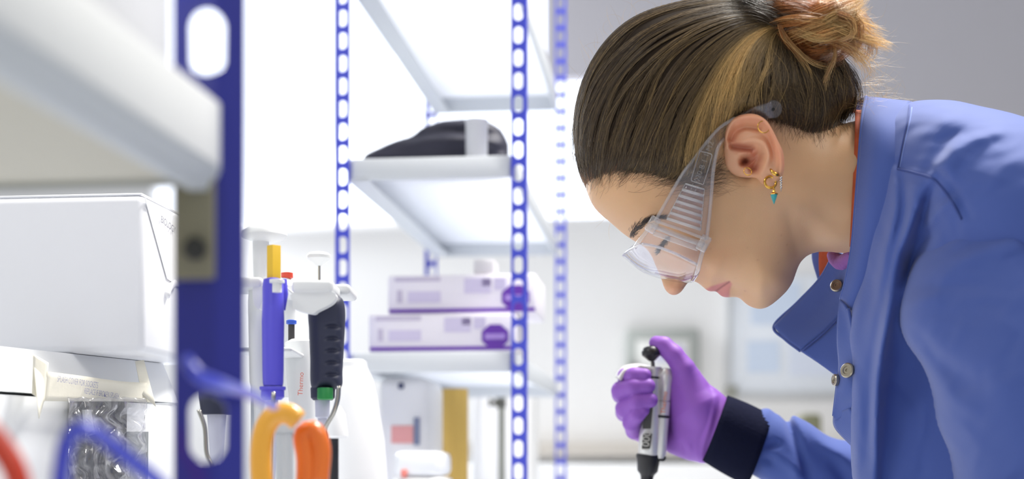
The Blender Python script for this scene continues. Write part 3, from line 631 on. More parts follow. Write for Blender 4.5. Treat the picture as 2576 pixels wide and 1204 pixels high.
# dark pipette with green band
dp = thing('pipette', 820, 1100, DP+.02, 'dark navy pipette with ridged grip and green band')
nvy = mat('navy_rubber', (46, 50, 72), .6); gry = mat('pale_grey_plastic', (206, 208, 224), .4)
lz('button', 802, 634, DP+.02, [(0,16),(3,25),(8,30),(16,30),(22,22),(30,10),(34,6)], stand_m, dp, 36); lz('rod', 803, 660, DP+.02, [(0,3.2),(100,3.2)], steel, dp, 14)
o = Relief(Frame(822, 860, DP+.03), closed([(776,778),(800,760),(828,748),(850,744),(864,756),(869,790),(866,860),(862,930),(858,974),(820,977),(784,974),(780,900),(777,830)], 140), 13, 30, h=2.0, sm=1.2,
           extra=lambda U, V: sum(ridge(U, V, [(816,y_),(836,y_-2),(858,y_)], -3.4, 4.2) for y_ in (822,852,882,912,942))).build('grip', nvy, dp)
for i_ in range(3): tube('calibration_screw', [P(794+i_*7, 784, DP+.0145), P(794+i_*7, 803, DP+.0145)], .0011, steel, dp, seg=10)
lz('band', 812, 974, DP+.02, [(0,30),(4,31),(26,30),(32,24)], nvy, dp, 30); lz('green_band', 818, 975, DP+.012, [(0,19),(2,20),(28,20),(30,17)], mat('green_plastic', (46, 150, 76), .45), dp, 24)
lz('shaft', 811, 1004, DP+.02, [(0,19),(44,18),(48,12),(120,10),(260,5)], gry, dp, 24)
tube('ejector_rod', [P(852, 970, DP-.005), P(849, 1005, DP-.005), P(838, 1040, DP-.004), P(818, 1078, DP), P(822, 1110, DP+.002), P(824, 1240, DP+.004)], .0017, steel, dp, n=40)
# more pipettes half hidden
d2 = 1.12
bp = thing('pipette', 733, 1000, d2, 'white pipette with a blue button hanging behind the violet one'); lz('button', 733, 804, d2, [(0,9),(2,13),(10,13),(12,8)], mat('blue_button', (60, 96, 204), .4), bp, 24); lz('rod', 733, 815, d2, [(0,8),(44,8)], mat('rod_dark', (60, 58, 60), .5), bp, 18)
lz('handle', 752, 852, d2, [(0,20),(8,36),(60,38),(160,34),(230,26),(330,14)], stand_m, bp, 30, du=.06)
for q, (s_, m_) in enumerate((('Thermo', mat('red_print', (226, 120, 100), .6)),)):
    to_mesh_text('red_print', s_, .0055, face_mtx(P(757, 965, d2-.0165), (0.05, 0, 1), (-1, 0, 0)), m_, bp)
kp = thing('pipette', 512, 1000, 1.03, 'dark pipette glimpsed through a slot of the blue post'); lz('grip', 545, 780, 1.03, [(0,18),(6,40),(60,48),(220,44),(262,38)], nvy, kp, 28); lz('shaft', 545, 1040, 1.03, [(0,24),(60,20),(200,10)], gry, kp, 20)
tube('ejector_rod', [P(500, 1030, 1.0), P(515, 1075, 1.0), P(520, 1140, 1.0), P(535, 1180, 1.0), P(538, 1260, 1.0)], .0016, steel, kp, n=30)
rp = thing('pipette', 722, 760, 1.15, 'pale pipette with a red button behind the violet handle'); lz('button', 722, 684, 1.15, [(0,10),(2,15),(14,15),(18,8)], mat('red_button', (222, 80, 60), .4), rp, 20); lz('handle', 716, 700, 1.15, [(0,14),(20,30),(160,30),(300,18)], stand_m, rp, 24)
# tall black-stemmed bottle right of the pipettes
bb = empty('spray_bottle', tuple(P(865, 1170, 1.3))[:2]+(BEN,), 'white bottle with a black neck and blue trim beside the steel rods', 'bottle')
lz('black_neck', 838, 1100, 1.3, [(0,12),(2,14),(90,14),(140,14)], mat('black_plastic', (40, 40, 44), .5), bb, 24); lz('white_collar', 846, 1020, 1.3, [(0,10),(20,22),(76,30),(82,24)], plast, bb, 24)
zb_ = P(838, 1230, 1.3).z-BEN; lathe('bottle', (P(838, 0, 1.3).x, 1.3, BEN), (0, 0, 1), [(0, .03), (zb_*.8, .03), (zb_, .006)], plast, bb, 28)
# ================================================================ scissors in a beaker, blue tubing, red handle
def scissors(name, c1, c2, d, m1, m2, label):
    r = empty(name, tuple(P(c1[0][0], 1300, d)), label, 'scissors')
    tube('handle_loop', [P(u, v, d) for u, v in c1], .0062, m1, r, n=40, seg=14); tube('handle_loop', [P(u, v, d+.012) for u, v in c2], .0062, m2, r, n=40, seg=14)
    a = P(715, 1290, d); b = Vector((a.x, d+.01, BEN+.012)); x_, y_, _ = basis(b-a)
    for q in (-.006, .006): box('blade', (-.006+q, -.0008, b.z), (.006+q, .0008, a.z+.01), steel, r, .0004, Matrix.Translation((a.x, d+.006+q*.2, 0)))
    return r
org = mat('orange_plastic', (240, 120, 40), .3, coat=.3); yor = mat('amber_plastic', (244, 176, 62), .3, coat=.3)
ds = .80
scissors('scissors', [(716,1292),(668,1240),(656,1160),(664,1085),(690,1045),(726,1040),(750,1058)], [(716,1292),(764,1240),(772,1160),(764,1095),(790,1085),(806,1130),(800,1210)], ds, yor, org, 'orange-handled scissors standing loops up below the pipettes')
bo = P(716, 1290, ds); lathe('pen_pot', (bo.x, ds+.006, BEN), (0, 0, 1), [(0, .028), (.002, .03), (.09, .032), (.09, .030), (.004, .028)], clear_mat('pot_clear', (245, 245, 250), .2, .1), None, 36)
tag(bpy.data.objects['pen_pot'], 'clear pot on the bench holding the scissors', 'pot')
ct = empty('centrifuge_tube', tuple(P(720, 1200, .9)), 'pale translucent capped tube between the scissor loops', 'tube')
tubm = mat('tube_pale', (220, 226, 230), .4, trans=.3); lz('cap', 717, 1062, .92, [(0,24),(1,26),(26,26),(27,22)], tubm, ct, 30); lz('tube', 717, 1088, .92, [(0,22),(100,22),(300,21),(560,16),(700,2)], tubm, ct, 30)
bt = mat('blue_tubing', (52, 66, 206), .35, coat=.3)
tb = tag(tube('blue_tubing', [P(150, 1330, .50), P(152, 1200, .50), P(168, 1110, .50), P(200, 1078, .50), P(246, 1090, .505), P(320, 1150, .51), P(400, 1215, .52), P(460, 1300, .53)], .0028, bt, None, n=60, seg=14), 'blurred blue plastic tubing loop in front of the sockets', 'tubing')
tb2 = tag(tube('blue_tubing', [P(470, 905, .535), P(500, 945, .53), P(560, 968, .55), P(630, 992, .62), P(690, 1022, .68)], [.0022, .0026, .0026, .0024, .002], bt, None, n=40, seg=14), 'thin blue plastic tubing crossing the blue post', 'tubing')
rh = tag(tube('red_handle', [P(-60, 1050, .50), P(0, 1120, .50), P(40, 1190, .50), P(60, 1290, .50)], .0045, mat('red_plastic', (222, 72, 46), .35), None, n=30, seg=14), 'out of focus red plastic handle in the bottom left corner', 'handle')
# ================================================================ the person at the bench
H = Frame(1830, 420, 1.15)
person = empty('person', (P(2950, 1170, 1.2).x, 1.2, 0), 'person in a blue lab coat and clear goggles bending over a held pipette', 'person')
FACE = [(1480,490),(1500,527),(1533,556),(1566,585),(1592,603),(1612,614),(1628,626),(1640,643),(1649,664),(1658,685),(1665,703),(1671,722),(1681,736),(1696,742),(1712,735),
        (1724,719),(1733,708),(1743,705),(1757,711),(1769,721),(1778,729),(1790,733),(1801,730),(1808,738),(1819,746),(1832,747),(1847,746),(1860,748),(1870,757),(1882,767),(1899,774),(1913,776),
        (1929,772),(1945,762),(1965,745),(1982,727),(1995,706),(2003,683),(2011,663),(2023,648),(2040,638),(2062,633),(2095,634),(2140,638),(2210,650),(2240,645)]
SKULL = [(2240,310),(2200,300),(2150,304),(2112,312),(2094,290),(2090,250),(2078,190),(2030,130),(1950,75),(1850,40),(1750,32),(1660,52),(1590,95),(1530,160),(1492,230),(1474,300),(1466,380),(1468,440)]
head_out = closed(FACE+SKULL, 420)
WP = [(1700,200,70),(1850,140,64),(1950,250,70),(1850,280,75),(1650,330,71),(1550,300,62),(1600,200,63),(2030,200,54),(2060,280,52),(1750,380,74),(1480,480,46),(1500,400,55),
      (1640,480,65),(1560,470,58),(1750,470,70),(1800,400,72),(1540,530,50),(1590,560,48),(1610,575,42),(1640,560,55),(1690,560,62),(1620,600,30),
      (1650,640,18),(1665,615,38),(1680,600,47),(1690,625,47),(1700,585,58),(1668,665,14),(1690,655,30),(1690,700,12),(1675,715,10),(1712,715,15),(1726,705,16),(1700,682,17),(1715,690,21),(1718,668,38),
      (1735,690,27),(1748,697,28),(1740,660,50),(1760,590,65),(1730,615,61),(1780,650,61),(1830,620,64),(1790,560,68),(1830,560,68),(1850,480,71),(1770,712,28),(1790,718,27),(1805,722,24),(1830,703,35),(1850,690,43),(1800,685,46),(1860,650,57),
      (1830,735,26),(1850,735,28),(1865,735,29),(1890,750,27),(1900,720,41),(1930,740,33),(1910,680,52),(1950,640,58),(1900,600,65),(1965,590,60),(1960,700,46),(1985,650,50),(1990,690,38),(1920,540,66),(1900,450,71),(1950,480,64),
      (2010,620,46),(2020,570,50),(2080,500,54),(2040,430,57),(2100,400,54),(2130,580,53),(2080,600,50),(2080,340,51),(2180,350,54),(2200,500,58),(2200,600,55),(1990,540,57),(1980,400,60),(2000,330,60)]
RP = [(1480,490,150),(1540,540,120),(1590,590,80),(1630,620,36),(1650,650,26),(1665,690,24),(1690,730,24),(1715,725,24),(1735,700,40),(1755,700,70),(1790,715,80),(1830,720,85),(1860,725,85),(1900,750,95),(1950,740,90),(1990,690,75),
      (2010,650,75),(2050,600,110),(2130,600,120),(1700,660,40),(1720,680,50),(1740,650,80),(1700,560,150),(1800,600,150),(1900,600,150),(1470,400,160),(1500,250,190),(1700,50,220),(1900,60,220),(2060,160,200),(2090,300,120),(2150,320,110),(2200,400,130),(1800,300,230),(1950,450,180)]
def face_extra(U, V):
    e = ridge(U, V, [(1800,731),(1812,718),(1832,703),(1838,699)], -2.2, 4.0, taper=False)           # mouth line
    e = e+ridge(U, V, [(1786,727),(1800,716),(1822,704)], 1.2, 7)+ridge(U, V, [(1815,741),(1824,726),(1835,710)], 1.8, 8)
    e = e+ridge(U, V, [(1846,742),(1850,725),(1848,706)], -1.6, 9)
    e = e+fold(U, V, [(1750,687),(1785,692),(1815,691),(1840,699),(1862,712),(1884,724)], 2.8, 34, edge=6.)            # smile fold
    e = e+ridge(U, V, [(1748,706),(1738,690),(1722,684)], -2.5, 7)+ridge(U, V, [(1731,704),(1727,694),(1716,692)], 2.0, 9)   # wing of the nose
    e = e+ridge(U, V, [(1722,722),(1727,714),(1730,708)], -3.5, 4.5, taper=False)                    # nostril
    e = e+ridge(U, V, [(1664,624),(1676,606),(1690,586)], -2.0, 5)+ridge(U, V, [(1658,612),(1668,598),(1682,580)], 2.0, 9)
    e = e+ridge(U, V, [(1600,592),(1622,566),(1650,546)], 2.2, 16)
    d = np.hypot((U-1880)/52, (V-378)/66); e = e-13*np.exp(-d**4)                                     # bed under the ear
    e = e+ridge(U, V, [(1960,470),(2030,540),(2110,620)], 3.0, 26)+ridge(U, V, [(1968,520),(1985,590),(2003,650)], -2.5, 16)
    return e
W_head = TPS(WP); R_head = TPS(RP)
headR = Relief(H, head_out, W_head, R_head, h=3.0, extra=face_extra, sm=1.6)
skin = mat('skin', (225, 176, 143), .42, bump=(900, .12, .0006), sss=.25, attr='Col', var=(60, .05), spec=.35)
body = headR.build('body', skin, person, hz=4.5)
def face_cols(u, v):
    base = np.array(lin((212, 168, 126))); C = np.tile(base, (len(u), 1))
    def mixc(rgb, f): 
        C[:] = C*(1-f[:, None])+np.array(lin(rgb))*f[:, None]
    d, _ = seg_dist(u, v, [(1735,650),(1770,640),(1800,640)]); mixc((216, 156, 116), .35*np.exp(-(d/60)**2))
    d, _ = seg_dist(u, v, [(1690,735),(1700,725)]); mixc((214, 150, 122), .6*np.exp(-(d/26)**2))
    d = sdist(u, v, np.array([(1772,727),(1788,715),(1806,708),(1826,700),(1836,698),(1842,706),(1837,725),(1836,750),(1815,756),(1800,745)])); mixc((196, 118, 112), np.clip(d/7+.35, 0, .92))
    d, _ = seg_dist(u, v, [(1801,731),(1815,717),(1834,701)]); mixc((128, 66, 62), .75*np.exp(-(d/2.6)**2))  # shade between the lips painted as a dark line
    d, _ = seg_dist(u, v, [(1721,722),(1729,709)]); mixc((120, 70, 52), .6*np.exp(-(d/5)**2))  # shade inside the nostril painted in
    d, _ = seg_dist(u, v, [(1960,520),(2030,560),(2120,600)]); mixc((224, 184, 148), .5*np.exp(-(d/70)**2))  # lighter neck: the light falling there is put into the skin colour
    for _k in range(12):
        a, b = rnd.uniform(1690, 1980), rnd.uniform(560, 740); d = np.hypot(u-a, v-b); mixc((176, 124, 96), .4*np.exp(-(d/rnd.uniform(1.6, 2.6))**2))
    return C
vcol(body, face_cols(headR.vu, headR.vv))
# ---- ear, fused into the body mesh
EAR = [(1822,374),(1823,347),(1830,321),(1846,304),(1873,295),(1900,298),(1921,312),(1934,332),(1947,358),(1958,382),(1962,406),(1961,430),(1954,447),(1943,460),(1925,464),(1910,458),(1897,446),(1872,445),(1845,440),(1828,425),(1823,400)]
EO = 66
ear_mid = TPS([(1822,374,70),(1830,320,72),(1873,295,79),(1921,312,84),(1950,365,88),(1962,410,88),(1950,450,84),(1920,462,78),(1880,445,71),(1830,425,68),(1890,380,79)])
def ear_m(U, V):
    m = ear_mid(U, V)
    m = m+ridge(U, V, [(1830,369),(1827,345),(1841,313),(1873,303),(1905,306),(1926,324),(1940,350),(1951,379),(1955,411),(1951,433)], 3.6, 8.5, taper=False)
    m = m+ridge(U, V, [(1848,366),(1886,357),(1910,362),(1922,378),(1924,398),(1914,420),(1906,436)], 3.6, 8.5)
    m = m-ridge(U, V, [(1874,405),(1890,400),(1902,392),(1898,410),(1893,420)], 9.5, 13, taper=False)
    m = m-ridge(U, V, [(1842,371),(1862,374),(1886,376)], 6.0, 7.5, taper=False)
    m = m-ridge(U, V, [(1838,354),(1852,334),(1875,326),(1902,330)], 5.0, 8, taper=False)-ridge(U, V, [(1902,330),(1926,355),(1938,390),(1938,420)], 2.6, 8)
    m = m-ridge(U, V, [(1868,410),(1872,407)], 6, 7, taper=False)+ridge(U, V, [(1862,420),(1876,424),(1882,430)], 3.5, 8)
    m = m+ridge(U, V, [(1850,388),(1880,388)], 2.0, 6)
    return m
earR = Relief(H, closed(EAR, 120), 3.4, 13, h=1.6, mid=ear_m, sm=1.0, pad=8)
earo = earR.build('ear', skin, person)
u, v = earR.vu, earR.vv; C = np.tile(np.array(lin((220, 166, 130))), (len(u), 1))
d, _ = seg_dist(u, v, [(1838,350),(1870,300),(1925,320),(1960,410)]); f = (.5*np.exp(-(d/18)**2))[:, None]; C = C*(1-f)+np.array(lin((226, 150, 118)))*f
d, _ = seg_dist(u, v, [(1850,372),(1886,380),(1895,400),(1875,408),(1893,420)]); f = (.75*np.exp(-(d/13)**2))[:, None]; C = C*(1-f)+np.array(lin((196, 122, 100)))*f
vcol(earo, C)
with bpy.context.temp_override(active_object=body, object=body, selected_objects=[body, earo], selected_editable_objects=[body, earo]): bpy.ops.object.join()
def wh(u, v): return headR.w(np.asarray(u, float), np.asarray(v, float))
def surf(u, v, mm=0.): return H.at(np.asarray(u, float), np.asarray(v, float), wh(u, v)+np.asarray(mm)*headR.mm)
# ---- hair
hair_m = mat('hair', (70, 50, 32), .38, attr='Col', spec=.5)
HAIR_TOP = [(1468,470),(1456,430),(1447,370),(1444,300),(1455,235),(1478,172),(1515,112),(1565,62),(1620,30),(1690,8),(1770,-8),(1850,-16),(1940,4),(2030,56),(2095,112),(2138,170),(2152,228),(2140,275),(2132,304)]
hair_out = closed([(2240,645)]+[(2240,310),(2190,300)]+HAIR_TOP[::-1]+[(1482,494)]+[(p[0]+3, p[1]-3) for p in FACE[1:-1]], 420)
HL = [(1440,486),(1478,480),(1530,456),(1600,446),(1660,456),(1715,470),(1765,458),(1797,446),(1812,430),(1812,380),(1822,330),(1850,312),(1905,322),(1950,330),(1990,342),(2030,352),(2070,346),(2110,322),(2150,304),(2300,304),(2300,-200),(1300,-200),(1300,486)]
def hair_off(U, V):
    d = sdist(U, V, np.array(HL)); t = np.clip((d+14)/75, 0, 1); return -2.2+10.5*t*t*(3-2*t)
hairR = Relief(H, hair_out, W_head, lambda U, V: R_head(U, V)+6, h=4.0, extra=lambda U, V: face_extra(U, V)*0+hair_off(U, V), sm=2.0)
_f = np.clip((sdist(hairR.U, hairR.V, np.array(HL))+4)/64, 0, 1); _f = _f*_f*(3-2*_f); _hw = bilin(headR.w2, (hairR.U-headR.lo[0])/headR.h, (hairR.V-headR.lo[1])/headR.h)
_hw = np.sign(_hw)*np.maximum(np.sqrt(np.abs(_hw))-2*hairR.mm, 0)**2; hairR.w2 = _hw*(1-_f)+hairR.w2*_f
DK, MD, GD, OR, BL = [np.array(lin(c)) for c in ((44,35,27), (84,67,48), (204,170,110), (182,112,54), (236,194,126))]
def keep_hair(u, v, n): return sdist(u, v, np.array(HL)) > -6
hair = hairR.build('hair', mat('hair_base', (46, 34, 23), .9, attr='Col', spec=.1), person, keep=keep_hair)
f = np.clip(sdist(hairR.vu, hairR.vv, np.array(HL))/56, 0, 1)[:, None]; f = np.where(hairR.vv[:, None] < 300, 1, f)
vcol(hair, np.array(lin((190, 146, 116)))*(1-f)+DK*.9*f)
G = [[(1478,478),(1450,400),(1446,305),(1478,185),(1552,84),(1650,26),(1760,2),(1850,0),(1930,30)],
     [(1490,474),(1480,385),(1500,285),(1550,190),(1630,110),(1730,60),(1830,38),(1930,48)],
     [(1506,468),(1532,432),(1557,330),(1610,212),(1690,130),(1780,80),(1870,55),(1940,58)],
     [(1556,454),(1602,424),(1636,330),(1684,224),(1750,145),(1830,90),(1900,65),(1945,64)],
     [(1616,460),(1664,432),(1696,340),(1738,244),(1795,160),(1860,100),(1920,75),(1950,70)],
     [(1676,474),(1724,444),(1750,352),(1782,252),(1830,165),(1885,105),(1935,80),(1955,72)],
     [(1766,458),(1782,395),(1796,305),(1820,220),(1860,140),(1905,95),(1945,80),(1960,75)],
     [(1806,440),(1812,360),(1830,275),(1852,190),(1885,125),(1925,92),(1955,80)],
     [(1848,316),(1860,268),(1880,200),(1905,140),(1935,100),(1960,85)],
     [(1946,332),(1942,265),(1940,200),(1945,140),(1955,100),(1965,88)],
     [(1994,346),(1998,285),(1992,220),(1980,160),(1972,115),(1970,90)],
     [(2040,354),(2052,295),(2048,228),(2020,162),(1995,117),(1978,92)],
     [(2098,338),(2112,272),(2098,212),(2062,152),(2015,110),(1985,92)],
     [(2136,306),(2150,255),(2142,200),(2108,138),(2050,98),(1995,86)]]
GK = np.array([crom(g, 40) for g in G])
def flow(s, t):
    i = np.clip(np.floor(s).astype(int), 0, len(G)-2); f = np.clip(s-i, 0, 1)[:, None, None]
    A = GK[i]*(1-f)+GK[i+1]*f; x = t*39; j = np.clip(x.astype(int), 0, 38); g = (x-j)[..., None]
    return np.take_along_axis(A, j[..., None].repeat(2, 2), 1)*(1-g)+np.take_along_axis(A, (j+1)[..., None].repeat(2, 2), 1)*g
def hair_points(uv, mm):
    u, v = uv[..., 0], uv[..., 1]; return H.at(u, v, hairR.w(u, v)+mm*hairR.mm)
EARX = np.array([(1826,372),(1829,345),(1838,322),(1856,308),(1880,303),(1906,310),(1925,326),(1945,360),(1955,400),(1950,440),(1900,440),(1840,430)])
def scalp(N, K, near=True, spread=1.0, lift=(0, 1.6), s_rng=(0, 13), rad=(.08, .17)):
    s = NR.uniform(*s_rng, N); t0 = np.where(NR.random(N) < .55, .22*np.sqrt(NR.uniform(0, 1, N)), NR.uniform(.05, .55, N)); t1 = np.minimum(1, t0+NR.uniform(.3, .9, N))
    t = t0[:, None]+(t1-t0)[:, None]*np.linspace(0, 1, K)[None]
    cl = np.floor(s*5.0); ph = np.sin(cl*12.9898)*43758.5; ph = ph-np.floor(ph); ph2 = np.sin(cl*78.233)*9631.7; ph2 = ph2-np.floor(ph2)
    sc = (cl+.5)/5.0; tt = np.clip((t-.1)*1.3, 0, 1); pull = .35*np.sin(np.pi*tt)*(ph2[:, None])
    ss = s[:, None]*(1-pull)+sc[:, None]*pull+.22*np.sin(t*7+ph[:, None]*6.28)*ph2[:, None]*np.sin(np.pi*np.clip(t*1.1, 0, 1))
    uv = np.stack([flow(ss[:, k], t[:, k:k+1])[:, 0] for k in range(K)], 1)
    own = NR.normal(0, 1, (N, 1))*np.sin(np.linspace(0, 1, K)*np.pi*NR.uniform(.5, 2, (N, 1))+NR.uniform(0, 6, (N, 1)))*3.2*spread
    uv = uv+np.stack([own, -own*.6], -1)+NR.normal(0, 6, (N, 1, 2))*np.clip(1-t*4, 0, 1)[..., None]
    mm = (ph[:, None]-.5)*2.6*np.sin(np.pi*np.clip(t*1.05+.02, 0, 1))+NR.uniform(*lift, (N, 1))*np.clip(t*9, .05, 1)+.25
    ok = ~inside(uv[..., 0], uv[..., 1], EARX).any(1); uv, mm, s, t, ph2 = uv[ok], mm[ok], s[ok], t[ok], ph2[ok]; N = len(s)
    X = hair_points(uv, mm)
    if not near:
        X = X+2*(hairR.w(uv[..., 0], uv[..., 1])+mm*hairR.mm)[..., None]*H.k*H.N
    tm = t.mean(1); gold = 1.35*np.exp(-((s-6.3)/1.3)**2)*np.clip((tm-.2)*3.2, 0, 1)+.35*np.exp(-((s-8.3)/.5)**2)+.07
    gold = np.clip(gold*(.45+1.1*ph2)+NR.normal(0, .10, N), 0, 1); gold = np.where(NR.random(N) < .05, np.maximum(gold, .6), gold)
    b = NR.uniform(0, 1, N)[:, None]; b = b*np.clip(.55+.09*s[:, None], 0, 1); C = DK*(1-b)+MD*b; g = gold[:, None]; C = C*(1-g)+(GD*(.7+.6*b))*g
    return X, NR.uniform(*rad, N)/1000, C
X, r, C = scalp(11000, 15); strands('hair_strands', X, r, C, hair_m, hair)
X, r, C = scalp(1500, 12, near=False); strands('hair_strands', X, r*1.5, C, hair_m, hair)
X, r, C = scalp(1000, 14, spread=5.0, lift=(1.0, 4.0), rad=(.05, .10)); strands('loose_hair', X, r, C*1.4, hair_m, hair)
# fine short hairs along the hairline
def fringe(N):
    base = crom(HL[1:19], 300); i = NR.integers(0, 299, N); a = base[i]+NR.normal(0, 5, (N, 2)); a[:, 1] += NR.normal(-20, 20, N); K = 8
    ln = NR.uniform(22, 78, N); ix = a[:, 0]
    ang = np.interp(ix, [1478,1600,1710,1800,1900,1960,2000,2060,2150], [-72,-22,-4,-10,-40,-84,-92,-100,-112])+NR.normal(0, 15, N)
    ang = np.radians(ang); t = np.linspace(0, 1, K); bend = np.where(ix < 1790, NR.normal(-.75, .4, N), NR.normal(0, .5, N)); ln = np.where(ix < 1790, ln*1.5, ln)
    aa = ang[:, None]+bend[:, None]*t[None]
    st = np.stack([np.cos(aa), np.sin(aa)], -1)*(ln/K)[:, None, None]; uv = a[:, None]+np.cumsum(st, 1)
    ok = ~inside(uv[..., 0], uv[..., 1], EARX).any(1); uv = uv[ok]; N = len(uv)
    X = H.at(uv[..., 0], uv[..., 1], np.maximum(wh(uv[..., 0], uv[..., 1]), hairR.w(uv[..., 0], uv[..., 1]))+NR.uniform(.2, 1.2, (N, 1))*headR.mm)
    b = NR.uniform(.2, 1.2, N)[:, None]; return X, NR.uniform(.03, .07, N)/1000, DK*(1-b)+MD*b*1.25
X, r, C = fringe(4200); strands('hairline_fringe', X, r, C, hair_m, hair, .15)
# bun: dark root coil, loose coppery locks
bunB = Blob(H, (1780,-170,-230), (2210,240,230), 7)
for a, b, ra, rb in [((1860,-20,-40),(1960,40,20),62,50),((1960,40,20),(2040,70,30),48,42),((2040,70,20),(2090,85,5),40,30),((1980,0,-50),(2060,40,-50),60,55),((1930,90,40),(2020,120,30),34,36),((2020,120,15),(2080,130,0),30,24)]:
    bunB.cap(a, b, ra, rb, 14)
bun = bunB.build('hair_bun', hair_m, hair); p = bunB.p
f = np.clip((p[:, 0]-1930)/110, 0, 1)[:, None]; vcol(bun, (DK*(1-f)+OR*.30*f))
def lock(pts, N, w0, w1, c0, c1, K=18, wave=5, rad=(.07, .15)):
    g = crom([tuple(H.mp(*q)) for q in pts], K); t = np.linspace(0, 1, K)
    off = NR.normal(0, 1, (N, 1, 3))*(w0+(w1-w0)*t[None, :, None]**1.3)
    ph = NR.uniform(0, 6.28, (N, 1, 3)); fr_ = NR.uniform(3, 8, (N, 1, 1)); off = off+np.sin(t[None, :, None]*fr_+ph)*wave*NR.uniform(.1, 1, (N, 1, 1))*(.2+t[None, :, None])
    e = NR.uniform(.6, 1.08, (N, 1)); idx = np.clip(t[None]*e, 0, 1)*(K-1); j = np.clip(idx.astype(int), 0, K-2); q = (idx-j)[..., None]
    S = g[j]*(1-q)+g[j+1]*q+off; X = H.at(S[..., 0], S[..., 1], S[..., 2])
    b = np.clip(NR.normal(.5, .28, N), 0, 1)[:, None, None]; tt = np.clip(t[None, :, None]+b-.5, 0, 1)
    C = (np.array(c0)*(1-tt)+np.array(c1)*tt)*(.6+.8*NR.random((N, 1, 1))); return X, NR.uniform(*rad, N)/1000, C
LK = [([(2030,70,30),(2090,50,46),(2140,60,40),(2180,90,34),(2225,118,30)], 150, 9, 9, OR, BL), ([(2020,40,20),(2080,10,40),(2130,20,34),(2175,50,26)], 150, 10, 12, OR, BL), ([(2050,100,40),(2100,110,46),(2150,120,36),(2180,150,28)], 120, 9, 12, OR, BL), ([(2060,50,56),(2105,66,60),(2140,50,50),(2172,20,40)], 120, 6, 9, GD, BL), ([(1800,40,-10),(1850,0,20),(1920,10,42),(1985,60,46)], 330, 16, 16, DK, DK), ([(1830,70,20),(1880,30,40),(1940,40,52),(1990,90,44)], 260, 14, 14, DK, MD),
      ([(1900,-30,10),(1960,-20,40),(2010,20,46),(2030,80,46)], 240, 15, 12, DK, OR), ([(1940,20,40),(1990,10,54),(2050,30,52),(2090,80,40)], 220, 12, 11, OR*.6, OR),
      ([(1960,60,50),(2010,50,62),(2070,55,58),(2125,45,40),(2168,14,30)], 200, 9, 9, OR, BL), ([(1970,100,44),(2020,80,62),(2075,62,60),(2120,60,50)], 190, 10, 12, OR*.7, BL),
      ([(2010,110,50),(2050,92,62),(2090,78,60),(2130,70,46),(2160,60,40)], 160, 9, 12, OR, BL), ([(2100,60,50),(2140,85,44),(2185,105,36),(2238,112,30)], 110, 7, 6, OR, BL),
      ([(1975,120,40),(2010,140,52),(2070,135,46),(2130,105,30)], 180, 11, 11, OR*.5, OR), ([(2000,150,30),(2060,160,40),(2115,135,34),(2150,90,28)], 170, 10, 10, OR*.45, OR),
      ([(1962,64,56),(1976,100,62),(2003,130,62),(2030,170,60),(2042,208,58)], 46, 2.2, 4, OR*.8, GD), ([(1966,70,56),(1992,112,64),(2034,150,62),(2066,165,58),(2096,168,52)], 34, 2.2, 4, OR*.8, GD),
      ([(2088,92,52),(2098,120,58),(2096,152,58),(2078,192,56),(2066,236,54)], 50, 2.2, 4.5, OR*.8, GD), ([(2040,20,56),(2070,10,60),(2110,30,52),(2120,70,46)], 40, 3, 4, OR, BL),
      ([(2085,0,20),(2120,-10,20),(2160,0,10),(2176,-30,0)], 90, 8, 9, OR, BL), ([(1940,100,40),(1960,120,52),(1972,160,54),(1968,220,58)], 70, 6, 8, DK, MD),
      ([(2070,140,20),(2110,160,20),(2140,190,10),(2158,240,0),(2140,290,4)], 130, 7, 7, DK, MD), ([(2090,110,0),(2140,130,0),(2180,160,-10),(2190,210,-20)], 60, 8, 14, GD*.7, BL)]
LK += [([(2060,70,58),(2100,40,62),(2140,30,52),(2178,-4,44)], 150, 6, 10, GD, BL), ([(2080,60,60),(2120,80,60),(2165,95,48),(2215,108,40),(2246,122,36)], 130, 6, 7, GD, BL), ([(2070,90,58),(2115,105,56),(2155,130,44),(2176,165,36)], 110, 7, 10, OR, BL),
       ([(2040,40,60),(2090,20,62),(2135,0,50),(2165,-30,40)], 130, 7, 10, OR, BL), ([(2100,30,50),(2150,50,44),(2190,70,34),(2222,80,30)], 90, 8, 12, GD, BL), ([(2010,80,62),(2055,98,66),(2095,90,60),(2135,70,50)], 120, 6, 8, GD, BL)]
for _k in range(34):                                   # loose curls all over the bun
    a0_ = rnd.uniform(0, 6.28); cx, cy, cn = 2055+rnd.gauss(0, 32), 70+rnd.gauss(0, 26), rnd.uniform(-30, 62); rr_ = rnd.uniform(28, 66); sw = rnd.choice((-1, 1))*rnd.uniform(1.4, 3.2)
    q = [(cx+rr_*1.35*math.cos(a0_+sw*t_), cy+rr_*.9*math.sin(a0_+sw*t_), cn+rnd.uniform(-6, 6)) for t_ in (0, .25, .5, .75, 1)]
    LK.append((q, rnd.randint(34, 80), rnd.uniform(3, 6), rnd.uniform(4, 9), OR*rnd.uniform(.5, 1), rnd.choice((OR, GD, BL))))
for _k in range(22):                                   # dark coils at the root of the bun
    a0_ = rnd.uniform(0, 6.28); cx, cy, cn = 1925+rnd.gauss(0, 34), -14+rnd.gauss(0, 26), rnd.uniform(-40, 40); rr_ = rnd.uniform(34, 70); sw = rnd.choice((-1, 1))*rnd.uniform(1.4, 2.8)
    q = [(cx+rr_*1.25*math.cos(a0_+sw*t_), cy+rr_*.9*math.sin(a0_+sw*t_), cn+rnd.uniform(-4, 4)) for t_ in (0, .25, .5, .75, 1)]
    LK.append((q, 70, 6, 6, DK, rnd.choice((DK, DK, MD))))
for pts, N, a, b, c0, c1 in LK:
    X, r, C = lock(pts, N, a, b, c0, c1); strands('hair_lock', X, r, C, hair_m, hair)
